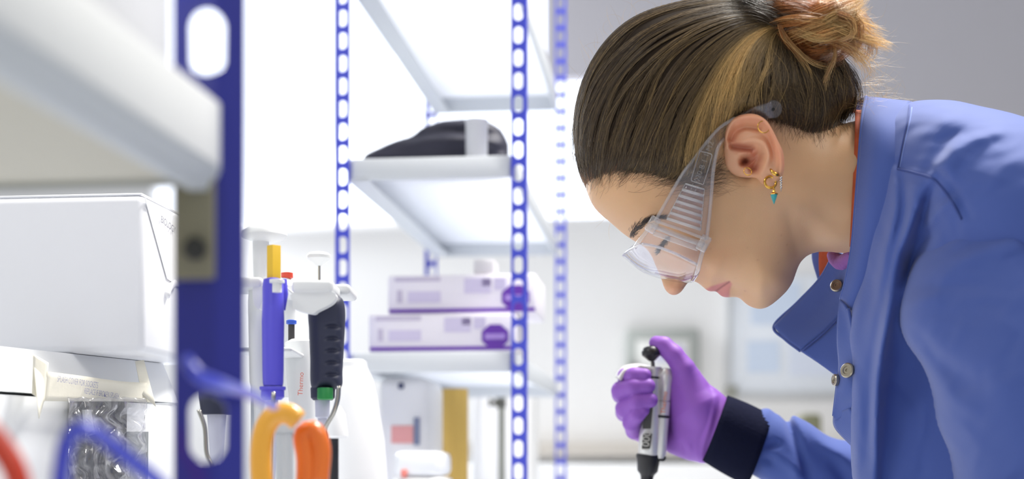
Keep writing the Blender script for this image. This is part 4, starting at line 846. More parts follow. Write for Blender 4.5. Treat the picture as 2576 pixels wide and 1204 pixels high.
# flyaway hairs, the window light on them painted as a pale blond
def fly(N, roots, ln, ang, spread, mm):
    roots = np.array(roots, float); q = NR.uniform(0, len(roots)-1.001, N); i = q.astype(int); f = (q-i)[:, None]; a = roots[i]*(1-f)+roots[i+1]*f+NR.normal(0, 6, (N, 2)); K = 12
    an = np.radians(np.interp(q, np.arange(len(roots)), ang)+NR.normal(0, spread, N)); bd = NR.normal(0, 1.1, N); t = np.linspace(0, 1, K)
    aa = an[:, None]+bd[:, None]*t[None]; L = NR.uniform(*ln, N)/K
    uv = a[:, None]+np.cumsum(np.stack([np.cos(aa), np.sin(aa)], -1)*L[:, None, None], 1)
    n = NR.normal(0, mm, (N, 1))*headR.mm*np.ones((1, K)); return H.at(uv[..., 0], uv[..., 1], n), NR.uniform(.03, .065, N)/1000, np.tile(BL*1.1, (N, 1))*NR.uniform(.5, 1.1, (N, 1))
for a in [(150, [(2150,130),(2180,170),(2165,230),(2160,280)], (30,110), [-20,0,10,20], 45, 22), (110, [(2150,255),(2160,285),(2200,255),(2270,262)], (20,80), [-50,-60,-80,-80], 40, 18),
          (46, [(1448,300),(1462,220),(1500,130),(1560,66),(1640,26),(1720,4)], (22,70), [-150,-135,-120,-110,-80,-60], 30, 14), (26, [(1470,450),(1480,480),(1510,530),(1545,560)], (25,75), [170,165,150,140], 30, 16),
          (70, [(2060,20),(2130,20),(2170,60),(2220,105)], (25,100), [-70,-40,-10,20], 50, 20)]:
    X, r, C = fly(*a); strands('flyaway_hair', X, r, C, hair_m, hair, .3)
# eyebrow and lashes
def tuft(name, line, N, ln, ang, sp, wd, rad, col):
    g = crom(line, 60); i = NR.integers(0, 60, N); a = g[i]+NR.normal(0, 1, (N, 2))*np.interp(i, [0, 30, 59], wd)[:, None]; K = 6
    an = np.radians(np.interp(i, [0, 59], ang)+NR.normal(0, sp, N)); t = np.linspace(0, 1, K); L = NR.uniform(*ln, N)/K; aa = an[:, None]+.4*t[None]
    uv = a[:, None]+np.cumsum(np.stack([np.cos(aa), np.sin(aa)], -1)*L[:, None, None], 1); lift = np.linspace(.2, 1.0, K)[None]*headR.mm
    strands(name, H.at(uv[..., 0], uv[..., 1], wh(uv[..., 0], uv[..., 1])+lift), np.full(N, rad/1000), np.tile(np.array(lin(col)), (N, 1)), hair_m, body, .2)
tuft('eyebrow', [(1592,596),(1598,582),(1612,568),(1632,553),(1652,544),(1676,541)], 520, (9, 17), (-75, -25), 16, (4.5, 4.2, 1.2), .1, (44, 32, 24))
tuft('eyelashes', [(1662,626),(1668,612),(1678,598),(1690,584)], 320, (8, 17), (128, 100), 16, (1.6, 1.8, 1.6), .13, (28, 22, 18))
# ---------------------------------------------------------------- lab coat
def coat_mat():
    m = mat('coat_cloth', (72, 93, 162), .78, var=(9, .06), sheen=.25, spec=.25); nt = m.node_tree; b = nt.nodes['Principled BSDF']
    t = nt.nodes.new('ShaderNodeTexCoord'); mp_ = nt.nodes.new('ShaderNodeMapping'); mp_.inputs['Rotation'].default_value = (0, .75, 0)
    wv = nt.nodes.new('ShaderNodeTexWave'); wv.inputs['Scale'].default_value = 420; wv.inputs['Distortion'].default_value = .6
    n = nt.nodes.new('ShaderNodeTexNoise'); n.inputs['Scale'].default_value = 60; n.inputs['Detail'].default_value = 4
    ad = nt.nodes.new('ShaderNodeMath'); ad.operation = 'ADD'; bn = nt.nodes.new('ShaderNodeBump'); bn.inputs['Strength'].default_value = .12; bn.inputs['Distance'].default_value = .0006
    nt.links.new(t.outputs['Object'], mp_.inputs[0]); nt.links.new(mp_.outputs[0], wv.inputs[0]); nt.links.new(t.outputs['Object'], n.inputs[0])
    nt.links.new(wv.outputs['Fac'], ad.inputs[0]); nt.links.new(n.outputs['Fac'], ad.inputs[1]); nt.links.new(ad.outputs[0], bn.inputs['Height']); nt.links.new(bn.outputs[0], b.inputs['Normal']); return m
cloth = coat_mat(); seam_m = mat('seam_thread', (58, 76, 140), .8)
T = Frame(2300, 600, 1.16)
TORSO = [(2190,300),(2285,260),(2380,256),(2460,272),(2576,302),(2760,380),(2960,560),(3080,850),(3120,1200),(3160,1700),(2900,1740),(2600,1720),(2420,1600),(2260,1420),(2170,1260),(2146,1180),(2142,1110),(2136,1000),(2134,900),(2130,830),(2140,760),(2165,660),(2180,520),(2186,400)]
WT = [(2190,300,30),(2285,275,60),(2300,340,92),(2260,430,92),(2210,560,88),(2190,700,82),(2170,850,84),(2170,1000,92),(2200,1200,110),(2260,800,106),(2330,700,135),(2300,550,118),(2350,450,140),(2420,500,165),(2400,380,135),(2480,330,130),
      (2500,450,175),(2600,400,160),(2700,600,190),(2350,1000,112),(2310,880,104),(2450,1200,150),(2800,900,180),(2900,1300,185),(2600,1500,170),(3000,1500,180),(2400,1400,150)]
def coat_folds(U, V):
    e = ridge(U, V, [(2255,425),(2262,520),(2240,640),(2215,760),(2190,900)], 7, 16)+ridge(U, V, [(2300,440),(2292,560),(2262,680),(2246,780),(2225,930),(2215,1100)], 12, 24)
    e = e-ridge(U, V, [(2270,440),(2276,540),(2250,650),(2228,760),(2205,900)], 8, 12)-ridge(U, V, [(2345,470),(2320,560),(2290,640),(2275,720)], 14, 16)
    e = e-ridge(U, V, [(2215,870),(2200,1000),(2196,1120)], 8, 14)+ridge(U, V, [(2245,720),(2228,840),(2216,980),(2212,1200)], 9, 13)
    e = e+ridge(U, V, [(2440,300),(2350,345),(2290,400)], 4, 20)-ridge(U, V, [(2560,330),(2440,350),(2370,392),(2345,440)], 5, 14)+ridge(U, V, [(2576,345),(2460,372),(2400,410),(2350,460)], 6, 20)
    e = e-ridge(U, V, [(2310,292),(2380,285),(2450,290)], 2.5, 9)+ridge(U, V, [(2330,275),(2400,272),(2500,300)], 3, 10)
    e = e-ridge(U, V, [(2258,424),(2300,434),(2350,452),(2390,500),(2420,552)], 4.5, 4, taper=False)
    e = e+ridge(U, V, [(2345,500),(2310,590),(2290,640)], 6, 14)-ridge(U, V, [(2400,420),(2450,395),(2500,385)], 3, 16)
    e = e*1.2
    e = e+fold(U, V, [(2346,446),(2372,412),(2405,372)], 12, 34)*0+fold(U, V, [(2408,368),(2372,410),(2344,448)], 11, 30)
    e = e+fold(U, V, [(2346,453),(2318,520),(2290,580),(2262,640),(2250,700),(2240,790),(2222,880),(2214,960),(2213,1240)][::-1], 13, 36)
    e = e+fold(U, V, [(2256,436),(2263,480),(2262,540),(2240,620),(2228,700)][::-1], 6, 18)+fold(U, V, [(2576,338),(2480,345),(2412,362),(2370,392)][::-1], 7, 26)
    e = e-ridge(U, V, [(2350,560),(2310,630),(2280,700)], 16, 16)+fold(U, V, [(2390,505),(2350,540),(2320,590)], 8, 20)+fold(U, V, [(2470,275),(2400,268),(2310,280)][::-1], 4, 14)
    e = e+creases(U, V, [(2270,2576,280,480,-12,26,1.6),(2230,2400,430,640,70,26,1.8),(2160,2330,640,1204,95,40,1.8),(2300,2576,330,520,-35,18,1.5)], 5)
    return e
coatR = Relief(T, closed(TORSO, 300), TPS(WT), TPS([(2190,300,45),(2285,265,60),(2460,280,90),(2700,380,160),(2180,600,26),(2130,850,24),(2140,1100,26),(2200,1300,60),(2400,600,160),(2700,900,220),(2600,1700,60),(3050,900,180),(3050,1500,160)]), h=4.0, extra=coat_folds, sm=1.5)
coat = coatR.build('lab_coat', cloth, person, hz=12)
def tpt(L): return T.pts(L)
def on_coat(L, off=.5, R_=None):
    out = []
    for u, v in L:
        mm = 100.
        for _i in range(8): q = T.mp(u, v, mm); mm = float((R_ or coatR).w(np.array([q[0]]), np.array([q[1]]))[0]+bilin((R_ or coatR).m, np.array([(q[0]-(R_ or coatR).lo[0])/(R_ or coatR).h]), np.array([(q[1]-(R_ or coatR).lo[1])/(R_ or coatR).h]))[0])/coatR.mm
        out.append(T.see(u, v, mm+off))
    return out
tube('collar_seam', on_coat(crom([(2288,264),(2283,300),(2272,350),(2258,422)], 24), 2.0), .0005, seam_m, coat, seg=6)
tube('collar_topstitch', on_coat(crom([(2294,270),(2289,304),(2278,352),(2264,420)], 24), .3), .00035, mat('topstitch', (130, 150, 212), .8), coat, seg=6)
tube('yoke_seam', on_coat(crom([(2258,424),(2300,434),(2350,452),(2390,500),(2419,551)], 24)), .0009, seam_m, coat, seg=6)
# collar, near side and round the back of the neck
FE = [(2120,280,-48),(2150,258,-30),(2176,246,-6),(2178,250,18),(2171,290,44),(2166,345,57),(2160,430,66),(2153,520,70),(2144,620,66),(2130,700,58),(2116,752,50)]
SE = [(2260,285,-60),(2280,262,-34),(2288,257,0),(2287,268,34),(2278,320,66),(2266,380,84),(2256,425,90),(2240,520,92),(2222,610,84),(2200,700,72),(2165,800,56)]
MR = [((a[0]*.55+b[0]*.45), (a[1]*.55+b[1]*.45), (a[2]*.5+b[2]*.5)+6) for a, b in zip(FE, SE)]
collar = grid('collar', [tpt(FE), tpt(MR), tpt(SE)], cloth, coat, n=60, k=14, thick=.0022)
tube('collar_stitching', tpt([(q[0]+3, q[1]+1, q[2]+2.5) for q in SE[1:7]]), .0011, seam_m, coat, n=40)
tube('collar_edge', tpt(FE), .0016, cloth, coat, n=70)
# far lapel standing away from the throat
L0 = [(2102,630,-40),(2064,698,-56),(2006,760,-68),(1946,820,-72)]; L1 = [(2126,640,-32),(2094,722,-48),(2046,792,-56),(1975,852,-62)]; L2 = [(2150,640,-20),(2135,720,-26),(2112,795,-32),(2014,882,-50)]
far_lapel = grid('far_lapel', [tpt(L0), tpt(L1), tpt(L2)], cloth, coat, n=28, k=16, thick=.002)
tube('far_lapel_edge', tpt(L0[:-1]+[(1947,819,-72),(1975,853,-62),(2013,882,-50)]), .0013, cloth, coat, n=50)
Q0 = [(2112,795,-32),(2070,840,-40),(2014,882,-50)]; Q1 = [(2140,850,-22),(2110,890,-30),(2060,912,-42)]; Q2 = [(2150,935,-18),(2125,945,-24),(2106,944,-34)]
grid('far_placket', [tpt(Q0), tpt(Q1), tpt(Q2)], cloth, coat, n=20, k=12, thick=.002)
tube('lapel_seam', tpt([(2112,797,-28),(2070,838,-36),(2018,881,-46)]), .0009, seam_m, coat, n=20)
grid('far_collar_strip', [tpt([(2046,600,-84),(2044,650,-86),(2058,702,-84)]), tpt([(2075,600,-80),(2072,650,-80),(2078,702,-80)])], cloth, coat, n=12, k=6, thick=.002)
# near placket turned outwards, with its snap
N0 = [(2116,752,50),(2110,800,54),(2108,860,56),(2112,920,58),(2104,985,58),(2097,1045,56)]; N1 = [(2126,764,58),(2134,830,64),(2138,890,70),(2134,950,72),(2122,1000,66),(2106,1055,58)]
N2 = [(2134,776,62),(2148,840,72),(2168,905,82),(2177,955,84),(2152,1005,80),(2140,1034,70)]
grid('placket', [tpt(N0), tpt(N1), tpt(N2)], cloth, coat, n=44, k=14, thick=.0022)
tube('placket_edge', tpt([N2[0], N2[1], N2[2], N2[3], (2172,975,83), N2[4], N2[5]]), .0013, cloth, coat, n=40)
tube('placket_edge', tpt(N0), .0012, cloth, coat, n=40)
grid('under_placket', [tpt([(2098,1040,54),(2102,1075,52),(2146,1122,56)]), tpt([(2140,1025,74),(2158,1060,78),(2166,1128,74)])], cloth, coat, n=16, k=10, thick=.002)
tube('coat_front_edge', tpt([(2146,1112,60),(2148,1160,58),(2156,1230,58)]), .0015, mat('coat_piping', (150, 70, 60), .8), coat, n=16)
metal = mat('snap_metal', (176, 168, 150), .3, metal=1)
def snap(c, mm, r, fr, axis=None):
    o = Vector(fr.see(c[0], c[1], mm)); ax = Vector(axis) if axis else -Vector(fr.N)
    s = lathe('snap_fastener', o, ax, [(-.001, r), (.0010, r), (.0018, r*.86), (.0018, r*.55), (.0010, r*.46), (.0010, r*.22), (.0002, r*.18)], metal, coat, 28); return s
snap((2132,931), 79, .0056, T, (-.72, -.68, .1)); snap((2105,718), -34, .0052, T, (-.45, -.85, .2)); snap((2102,955), 60, .0045, T, (-.97, -.2, .0))
# shirt and scarf inside the collar
shirt = mat('shirt_cloth', (176, 78, 40), .8, var=(120, .35), bump=(300, .3, .001))
grid('shirt_collar', [tpt([(2140,280,-30),(2150,280,10),(2151,318,47),(2148,420,61),(2143,520,64),(2138,620,60)]), tpt([(2215,285,-20),(2215,290,20),(2215,340,54),(2215,430,68),(2205,530,70),(2190,620,66)])], shirt, person, n=36, k=8, thick=.0015)
grid('shirt_collar', [tpt([(2062,600,-66),(2060,664,-70),(2064,712,-74)]), tpt([(2112,600,-60),(2106,664,-66),(2098,712,-74)])], shirt, person, n=10, k=6, thick=.0015)
scarf = mat('scarf_cloth', (150, 96, 168), .9, bump=(400, .6, .002))
tube('scarf_edge', T.pts([(2092,640,-20),(2102,652,-12),(2116,660,-4),(2130,652,6),(2146,636,20)]), [.004, .0055, .006, .0055, .004], scarf, person, n=24, seg=12)
# near sleeve
SL = [(2420,552),(2370,580),(2305,640),(2272,720),(2264,780),(2278,830),(2318,886),(2338,940),(2350,1010),(2378,1080),(2394,1204),(2420,1420),(2620,1560),(2900,1500),(2880,1100),(2840,760),(2760,600),(2660,540),(2576,518),(2490,526)]
def sl_folds(U, V):
    e = ridge(U, V, [(2340,690),(2420,640),(2520,600)], 4, 26)-ridge(U, V, [(2480,540),(2530,580),(2545,640)], 4, 14)-ridge(U, V, [(2510,528),(2560,526)], 6, 8)
    e = e-ridge(U, V, [(2290,800),(2350,860),(2430,900)], 5, 20)+ridge(U, V, [(2300,850),(2370,930),(2440,960)], 5, 22)+ridge(U, V, [(2270,770),(2300,740),(2360,720)], 4, 20)
    e = e+ridge(U, V, [(2400,1190),(2480,1150),(2576,1120)], 5, 26)-ridge(U, V, [(2380,1130),(2470,1110),(2576,1060)], 4, 18)+ridge(U, V, [(2430,575),(2400,600),(2340,640)], 3, 14)
    e = e-ridge(U, V, [(2520,640),(2560,700),(2580,760)], 3, 16)+ridge(U, V, [(2440,760),(2480,900),(2500,1050)], 3, 50)
    return e*1.4+creases(U, V, [(2290,2576,600,800,-25,26,1.7),(2290,2576,800,1204,-40,44,1.8),(2300,2420,780,1100,55,16,1.8)], 9)
slR = Relief(T, closed(SL, 240), TPS([(2420,552,30),(2300,660,50),(2280,780,55),(2400,700,62),(2500,600,55),(2600,640,66),(2350,960,55),(2450,900,72),(2420,1200,60),(2550,1200,80),(2700,1000,82),(2650,1450,70)]), TPS([(2420,552,40),(2576,520,60),(2290,700,70),(2270,790,60),(2340,940,55),(2390,1100,60),(2600,1500,90),(2850,1000,110),(2500,900,150)]),
             h=4.0, extra=sl_folds, mid=TPS([(2420,552,120),(2300,640,96),(2266,780,104),(2400,700,118),(2490,526,122),(2576,520,124),(2660,540,128),(2520,640,126),(2340,950,132),(2390,1200,145),(2600,900,165),(2650,1450,165),(2850,1000,160)]), sm=1.5)
nsl = slR.build('near_sleeve', cloth, coat, hz=9)
tube('sleeve_seam', on_coat(crom([(2424,560),(2450,546),(2490,536),(2530,532),(2576,530),(2640,546)], 24), .3, slR), .0009, seam_m, nsl, seg=6)
# ---------------------------------------------------------------- far arm: sleeve, knitted cuff, glove
Hd = Frame(1700, 1010, 1.31); mmH = 1/1000/Hd.k
def hp(u, v, mm): return Hd.mp(u, v, mm)
arm = Blob(Hd, (1850, 980, -170), (2480, 1420, 150), 6)
arm.cap(hp(1925,1118,-8), hp(2010,1160,-12), 82, 88, 20); arm.cap(hp(2010,1160,-12), hp(2200,1230,-10), 90, 112, 20); arm.cap(hp(2200,1230,-10), hp(2420,1290,-20), 112, 120, 20)
X, Y = arm.X, arm.Y; e = np.zeros_like(X)
def wr(line, amp, sig):
    global e
    d, t = seg_dist(X[:, :, 0], Y[:, :, 0], crom(line, 30)); e = e+(amp*np.sin(np.pi*np.clip(t*.96+.02, 0, 1))**.6*np.exp(-(d/sig)**2))[:, :, None]
wr([(1900,1060),(1945,1012),(1985,1030),(2005,1075),(2010,1130),(2000,1190)], 16, 20); wr([(1975,1020),(1990,1080),(2010,1140),(2030,1204)], -20, 14)
wr([(2015,1045),(2060,1110),(2120,1150),(2160,1204)], 14, 20); wr([(2055,1060),(2100,1100),(2160,1120)], -12, 16); wr([(1935,1130),(1985,1170),(2040,1230)], 10, 16); wr([(1920,1120),(1960,1115)], -12, 9); wr([(1915,1150),(1945,1160)], -9, 9); wr([(2080,1150),(2120,1204),(2140,1260)], -12, 18)
arm.phi = arm.phi-e.astype(np.float32)
arm.build('far_sleeve', cloth, coat)
knit = mat('knit_cuff', (24, 27, 48), .95, bump=(260, .5, .001), spec=.1)
def cuff():
    a0, b0 = np.array(Hd.see(1827,1002,0)), np.array(Hd.see(1770,1150,0)); a1, b1 = np.array(Hd.see(1938,1052,-6)), np.array(Hd.see(1882,1212,-6)); V = []; Fc = []; seg, nr = 120, 9; nrm = -Hd.N
    for j in range(nr):
        t = j/(nr-1); A = a0*(1-t)+a1*t; B = b0*(1-t)+b1*t; c = (A+B)/2; r = (B-A)/2; rl = np.linalg.norm(r)*(1.05+.03*math.sin(math.pi*t)); r = r/np.linalg.norm(r)
        for i in range(seg):
            an = 2*math.pi*i/seg; rib = 1+(.012 if i % 2 else -.012); V.append(c+r*math.cos(an)*rl*rib+nrm*math.sin(an)*rl*.92*rib)
    for j in range(nr-1):
        for i in range(seg): Fc.append((j*seg+i, j*seg+(i+1) % seg, (j+1)*seg+(i+1) % seg, (j+1)*seg+i))
    return solid(mesh('knit_cuff', V, Fc, knit, coat), .003)
cuff()
glove_m = mat('nitrile_glove', (142, 88, 186), .55, bump=(700, .15, .0006), sss=.08, var=(30, .05), spec=.4)
g = Blob(Hd, (1525, 830, -150), (1850, 1175, 130), 3.0)
# palm and heel of the hand
for a, b, ra, rb in [((1728,960,2),(1758,1020,4),14,20),((1715,975,-8),(1750,1090,-6),16,21),((1700,985,-22),(1725,1100,-22),13,15),((1770,1030,-2),(1782,1085,-6),22,22),((1735,1105,-10),(1770,1110,-6),15,20),((1700,1110,-14),(1740,1118,-10),12,14),((1670,960,-28),(1690,1090,-26),11,11)]:
    g.cap(hp(*a), hp(*b), ra*mmH, rb*mmH, 16)
# wrist opening of the glove
g.cap(hp(1785,1060,-4), hp(1803,1077,-4), 26*mmH, 26.5*mmH, 12)
def finger(ch, rs, k=5):
    for i in range(len(ch)-1): g.cap(hp(*ch[i]), hp(*ch[i+1]), rs[i]*mmH, rs[i+1]*mmH, k)
T0 = g.phi.copy()
def chain(ch, rs):
    keep = g.phi; g.phi = np.full_like(keep, 1e3); finger(ch, rs); f = g.phi; g.phi = keep; return f
thumb = chain([(1742,975,4),(1720,928,8),(1696,893,8),(1672,868,6),(1655,862,4)], [13, 10.6, 9.0, 7.6, 6.0]); g.join(thumb, 14)
tip = chain([(1690,888,7),(1662,868,6),(1649,862,4)], [8.6, 7.4, 6.0]); g.join(tip, 6)
FG = [([(1690,955,-30),(1610,958,-24),(1577,951,-8),(1574,946,8),(1596,943,19),(1622,943,21)], [10.5,9.5,8.6,7.8,7.2,6.4]),
      ([(1690,990,-30),(1600,1002,-24),(1564,990,-8),(1562,982,10),(1595,972,22),(1630,970,23)], [11,10,9.4,9.0,8.4,7.2]),
      ([(1690,1030,-30),(1605,1045,-24),(1573,1036,-8),(1572,1026,10),(1604,1010,22),(1636,1006,23)], [11,10,9.2,8.9,8.3,7.2]),
      ([(1690,1070,-28),(1622,1092,-22),(1596,1082,-6),(1588,1062,9),(1603,1040,20),(1616,1030,21)], [10,9.2,8.4,8.2,7.8,6.9])]
for ch, rs in FG: g.join(chain(ch, [r*.95 for r in rs]), 1.0)
U2, V2 = g.X[:, :, 0], g.Y[:, :, 0]; e = np.zeros(U2.shape)
for ln, am, sg in [([(1800,985),(1790,1040),(1770,1110),(1762,1150)], 3.2, 5), ([(1808,1000),(1800,1050),(1782,1120)], -3.0, 5), ([(1818,1010),(1806,1070),(1782,1145)], 3.0, 5), ([(1775,960),(1790,985),(1805,990)], -2.4, 5),
                   ([(1710,1105),(1722,1130),(1722,1145)], -2.2, 5), ([(1730,1110),(1738,1140)], 2.2, 5), ([(1790,1000),(1780,1060),(1750,1120)], -2.2, 6), ([(1690,895),(1702,905),(1712,925)], -1.8, 6), ([(1700,1060),(1730,1075),(1770,1070)], -1.4, 10)]:
    d, t = seg_dist(U2, V2, crom(ln, 24)); e += am*np.sin(np.pi*np.clip(t*.96+.02, 0, 1))*np.exp(-(d/sg)**2)
g.phi = g.phi-e[:, :, None].astype(np.float32)
glove = g.build('glove', glove_m, person)
# legs below the picture, standing on the floor
trous = mat('trousers', (40, 42, 52), .9, bump=(80, .2, .002)); hx = P(2960, 1170, 1.2).x
for sy in (-.11, .11):
    tube('trouser_leg', [(hx-.02, 1.2+sy*.8, 1.0), (hx, 1.2+sy, .75), (hx-.02, 1.2+sy, .48), (hx+.02, 1.2+sy, .09)], [.11, .095, .07, .06], trous, person, n=20, seg=18)
    s_ = lathe('shoe', (hx+.06, 1.2+sy, .05), (-1, 0, 0), [(-.03, .02), (0, .045), (.1, .05), (.2, .045), (.25, .03), (.265, .008)], mat('shoe_leather', (50, 44, 42), .5), person, 18)
# ---------------------------------------------------------------- safety goggles
gog = empty('safety_goggles', tuple(H.see(1690, 640, 40)), 'clear plastic safety goggles worn over the eyes with ribbed temple', 'goggles')
clear = clear_mat('goggle_plastic', (250, 250, 255), .03, .03, 1.1); rim = clear_mat('goggle_rim', (255, 255, 255), .24, .06, 1.8); rib_m = clear_mat('goggle_rib', (255, 255, 255), .5, .06, 1.8); lens_m = clear_mat('goggle_lens', (252, 252, 255), .012, .02, 1.0)
def both(pts, side): return [H.at(*[np.float64(c) for c in (q[0], q[1], q[2]*side)]) for q in (H.mp(*p) for p in pts)]
Z0 = [(1567,640,0),(1618,680,0),(1670,698,0),(1715,707,0),(1741,706,0)]; Z1 = [(1577,630,36),(1625,668,36),(1676,688,36),(1718,698,36),(1744,697,36)]
Z2 = [(1612,613,60),(1650,620,62),(1690,634,63),(1728,652,63),(1754,666,62)]; Z3 = [(1641,565,71),(1676,580,73),(1710,594,74),(1744,606,74),(1772,612,73)]
rows = [both(Z2, -1), both(Z1, -1), both(Z0, 1), both(Z1, 1), both(Z2, 1)]
lens = grid('lens', rows, lens_m, gog, n=30, k=40, thick=.0022)
for s_ in (1, -1):
    sh = grid('side_shield', [both(Z2, s_), both(Z3, s_)], clear, gog, n=24, k=6, thick=.002)
    for nm, L, r in [('lens_corner', Z2, .0012), ('hinge_bar', Z3, .0020), ('shield_bar', [(1644,586,70),(1700,606,72),(1756,626,71)], .0019), ('shield_edge', [(1641,565,71),(1612,600,66),(1597,622,58)], .0016), ('shield_edge', [(1774,612,73),(1764,645,70),(1754,684,58),(1743,704,30)], .0018), ('shield_lip', [(1646,572,71),(1700,594,73),(1768,620,73)], .0011)]:
        tube(nm, both(L, s_), r, rim, gog, n=20, seg=8)
    for c in [(1642,565,73),(1770,612,75)]: 
        a = both([c], s_)[0]; box('hinge_knuckle', (-.004, -.003, -.006), (.004, .003, .006), rim, gog, .0012, Matrix.Translation(Vector(a)) @ Matrix.Rotation(.5, 4, 'Y'))
    A0 = [(1648,556,74),(1680,500,77),(1715,440,80),(1747,396,82),(1782,352,82),(1812,320,79),(1850,296,78),(1900,268,85),(1940,257,86)]; A1 = [(1778,602,75),(1786,530,78),(1791,470,81),(1795,425,82),(1806,372,80),(1824,345,73),(1866,316,70),(1915,302,81),(1948,294,86)]
    tm = grid('temple', [both(A0, s_), both(A1, s_)], clear, gog, n=50, k=10, thick=.002)
    tube('temple_edge', both(A0[:7], s_), .0013, rim, tm, n=40, seg=8); tube('temple_edge', both(A1[:6], s_), .0014, rim, tm, n=40, seg=8)
    tube('temple_end', both([(1650,556,75),(1715,578,76),(1776,602,76)], s_), .0012, rim, tm, n=16, seg=8)
    tip = both([(1945,275,86)], s_)[0]; lathe('temple_tip', tip, H.N*(-s_), [(-.0012, .0062), (.0012, .0062)], clear, tm, 32); lathe('temple_hole', Vector(tip), H.N*(-s_), [(-.0014, .0012), (.0015, .0012)], mat('hole_dark', (24, 22, 22), .8), tm, 14)
    for i in range(7):
        t = i/6; a = (1724*(1-t)+1678*t, 462*(1-t)+549*t, 80.5-2.4*t); b = (1772*(1-t)+1763*t, 476*(1-t)+577*t, 81.5-2.2*t); tube('grip_rib', both([a, b], s_), .0012 if i else .0007, rib_m, tm, seg=8)
    for L in ([(1772,476,81.5),(1763,577,79.3)], [(1724,462,80.5),(1678,549,78.1)]): tube('grip_frame', both(L, s_), .0005, rim, tm, seg=6)
    gp = grid('grip_panel', [both([(1724,462,80),(1678,549,77.8)], s_), both([(1772,476,81),(1763,577,79)], s_)], clear, tm, n=6, k=4, thick=.001)
    tube('marking_frame', both([(1764,381,82.8),(1787,387,83.2),(1790,396,83.2),(1770,460,82),(1764,462,82),(1742,455,81.6),(1740,448,81.6),(1760,383,82.6)], s_), .0004, rim, tm, n=50, seg=6, cyc=True)
o_ = Vector(H.see(1766, 421, 84.5)); xd = Vector(H.see(1776, 391, 84.5))-Vector(H.see(1753, 452, 84.5)); nrm = -Vector(H.N)
to_mesh_text('temple_marking', 'CE 020 B 1 1 M2', .0056, face_mtx(o_, xd, nrm.cross(xd)), rim, tm)
# ---------------------------------------------------------------- earrings
gold = mat('earring_gold', (226, 178, 84), .18, metal=1)
def ring(name, c, mm, r, th, ax, parent, part=None):
    o = np.array(H.see(c[0], c[1], mm)); x, y, _ = basis(ax)
    return tube(part or name, [tuple(Vector(o)+x*(r*math.cos(a))+y*(r*math.sin(a))) for a in np.linspace(0, 2*math.pi, 33)[:-1]], th, gold, parent, seg=10, cyc=True)
tag(ring('ear_ring', (1921,319), 90, .0043, .0004, (.1, -1, .1), None), 'thin plain gold hoop through the upper rim of the ear', 'earring', 'earrings in one ear')
tag(ring('ear_ring', (1881,431), 83, .0030, .00035, (.2, -1, .3), None), 'tiny thin gold ring hooked low in front of the ear hollow', 'earring', 'earrings in one ear')
e1 = empty('earring', tuple(H.see(1938, 459, 84)), 'gold hoop earring with a hanging turquoise cone', 'earring', 'earrings in one ear')
ring('h', (1938,458), 86, .0042, .0010, (.15, -1, .1), e1, 'hoop')
ring('h', (1947,474), 87, .0011, .0003, (.8, -.5, 0), e1, 'link')
c = Vector(H.see(1947, 486, 87)); lathe('pendant_cap', c, (0, 0, -1), [(-.0036, .0004), (-.001, .0012), (.0004, .0030), (.0010, .0030)], gold, e1, 6, smooth=False)
lathe('turquoise_cone', c, (0, 0, -1), [(.0008, .0026), (.003, .0020), (.0078, .0002)], mat('turquoise', (66, 164, 164), .35, var=(900, .3)), e1, 8, smooth=False)
e2 = empty('earring', tuple(H.see(1952, 434, 88)), 'small gold huggie earring with a hanging silver screw bolt', 'earring', 'earrings in one ear')
tube('hoop', [H.see(*q) for q in [(1938,425,90),(1944,433,92),(1952,438,92),(1961,440,88),(1964,437,84)]], [.0007, .0013, .0014, .0010, .0007], gold, e2, n=20)
c = Vector(H.see(1964, 443, 87)); lathe('screw_pendant', c, (.02, 0, -1), [(-.001, .0006)]+[(i*.0009, .0008+(.0005 if i % 2 else 0)-.00004*i) for i in range(11)]+[(.0112, .0001)], mat('silver', (190, 188, 186), .25, metal=1), e2, 12)
# ================================================================ the held pipette
hpip = empty('pipette', tuple(Hd.see(1635, 1150, 0)), 'silver-white pipette with black plunger held in the purple gloved hand', 'pipette')
sil = mat('pipette_silver', (226, 226, 222), .22, metal=.35, coat=.6); blk = mat('pipette_black', (26, 26, 30), .38); kH = Hd.k
def hl(name, u, v, mm, u2, v2, prof, m, seg=32, flat=1.):
    a = Vector(Hd.see(u, v, mm)); b = Vector(Hd.see(u2, v2, mm)); L = (b-a).length; return lathe(name, a, b-a, [(h*L, r*kH) for h, r in prof], m, hpip, seg, flat=flat)
hl('barrel', 1644, 921, 0, 1633, 1150, [(0,20),(.004,24),(.3,26),(.55,30),(.8,32),(.97,31),(1,28)], sil, 40, .9)
hl('ejector_housing', 1677, 925, 3, 1660, 1152, [(0,8),(.01,13),(.10,21),(.2,17),(.36,15),(.362,13.5),(.37,13.5),(.372,16),(.95,15),(1,12)], sil, 28)
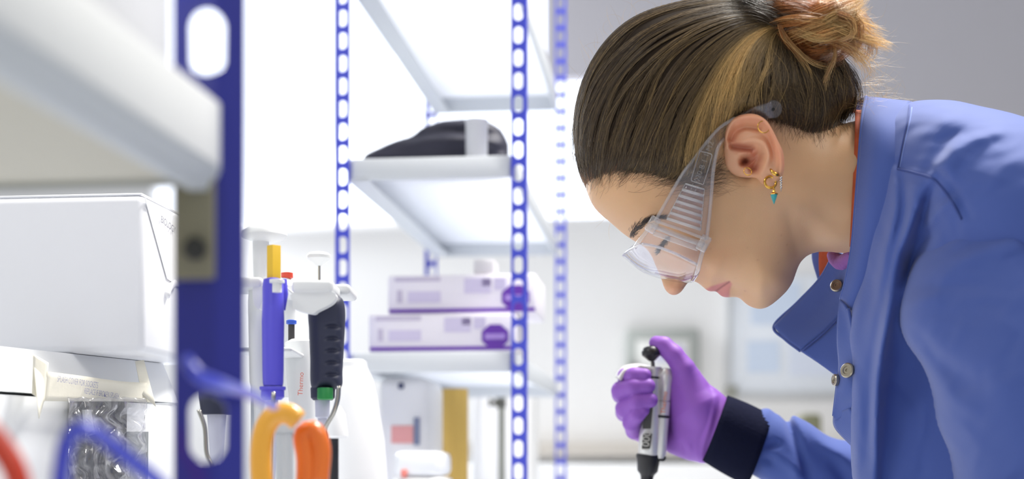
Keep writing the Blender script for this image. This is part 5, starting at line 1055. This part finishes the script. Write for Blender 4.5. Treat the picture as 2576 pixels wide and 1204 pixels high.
hl('black_band', 1643, 946, 0, 1642.5, 951, [(0,25.5),(1,25.5)], blk, 36, .92); hl('black_band', 1667, 1044, 3, 1666.5, 1050, [(0,17.5),(1,17.5)], blk, 28)
hl('plunger_rod', 1640, 890, 0, 1643, 925, [(0,5),(1,5)], mat('rod_grey', (110, 108, 104), .3, metal=.8), 16)
hl('plunger_knob', 1638, 870, 7, 1640, 908, [(0,12),(.1,20),(.35,25),(.6,24),(.8,15),(.95,9),(1,6)], blk, 32)
hl('nose_cone', 1632, 1142, 0, 1625, 1235, [(0,31),(.06,32),(.15,29),(.45,26),(.55,18),(.62,16),(1,14)], blk, 32)
hl('tip_shaft', 1625, 1225, 0, 1618, 1330, [(0,10),(.5,9),(1,3)], mat('tip_clear', (226, 228, 230), .3, trans=.4), 20)
bx_ = hl('ejector_foot', 1664, 1146, 2, 1662, 1160, [(0,13),(.6,12),(1,8)], blk, 20)
for v0_, v1_ in ((1010, 1078), (1090, 1128)):
    a = [Hd.see(*q) for q in ((1621-(v0_-1010)*.04,v0_,12.4),(1644-(v0_-1010)*.04,v0_,12.4),(1640-(v1_-1010)*.04,v1_,13.2),(1619-(v1_-1010)*.04,v1_,13.2))]
    solid(mesh('volume_window', a, [(0, 3, 2, 1)], mat('window_dark', (74, 74, 70), .4), hpip, False), .0012)
o_ = Vector(Hd.see(1626, 1110, 14.5)); to_mesh_text('volume_digits', '1000', .0095, face_mtx(o_, Vector(Hd.see(1628, 1095, 14.5))-o_, -Vector(Hd.see(1640, 1110, 14.5))+o_), mat('digit_pale', (196, 196, 186), .5), hpip)
o_ = Vector(Hd.see(1671, 1012, 9.0)); to_mesh_text('red_lettering', 'Thermo', .0062, face_mtx(o_, Vector(Hd.see(1672.5, 997, 9.0))-o_, -Vector(Hd.see(1687, 1013, 9.0))+o_), mat('red_print2', (220, 96, 60), .5), hpip)
grid('finger_hook', [Hd.pts([(1640,925,-14),(1600,918,-6),(1566,926,2),(1550,950,6)]), Hd.pts([(1640,932,10),(1604,926,14),(1574,934,18),(1560,956,18)])], mat('hook_plastic', (206, 202, 202), .45), hpip, n=20, k=8, thick=.003)
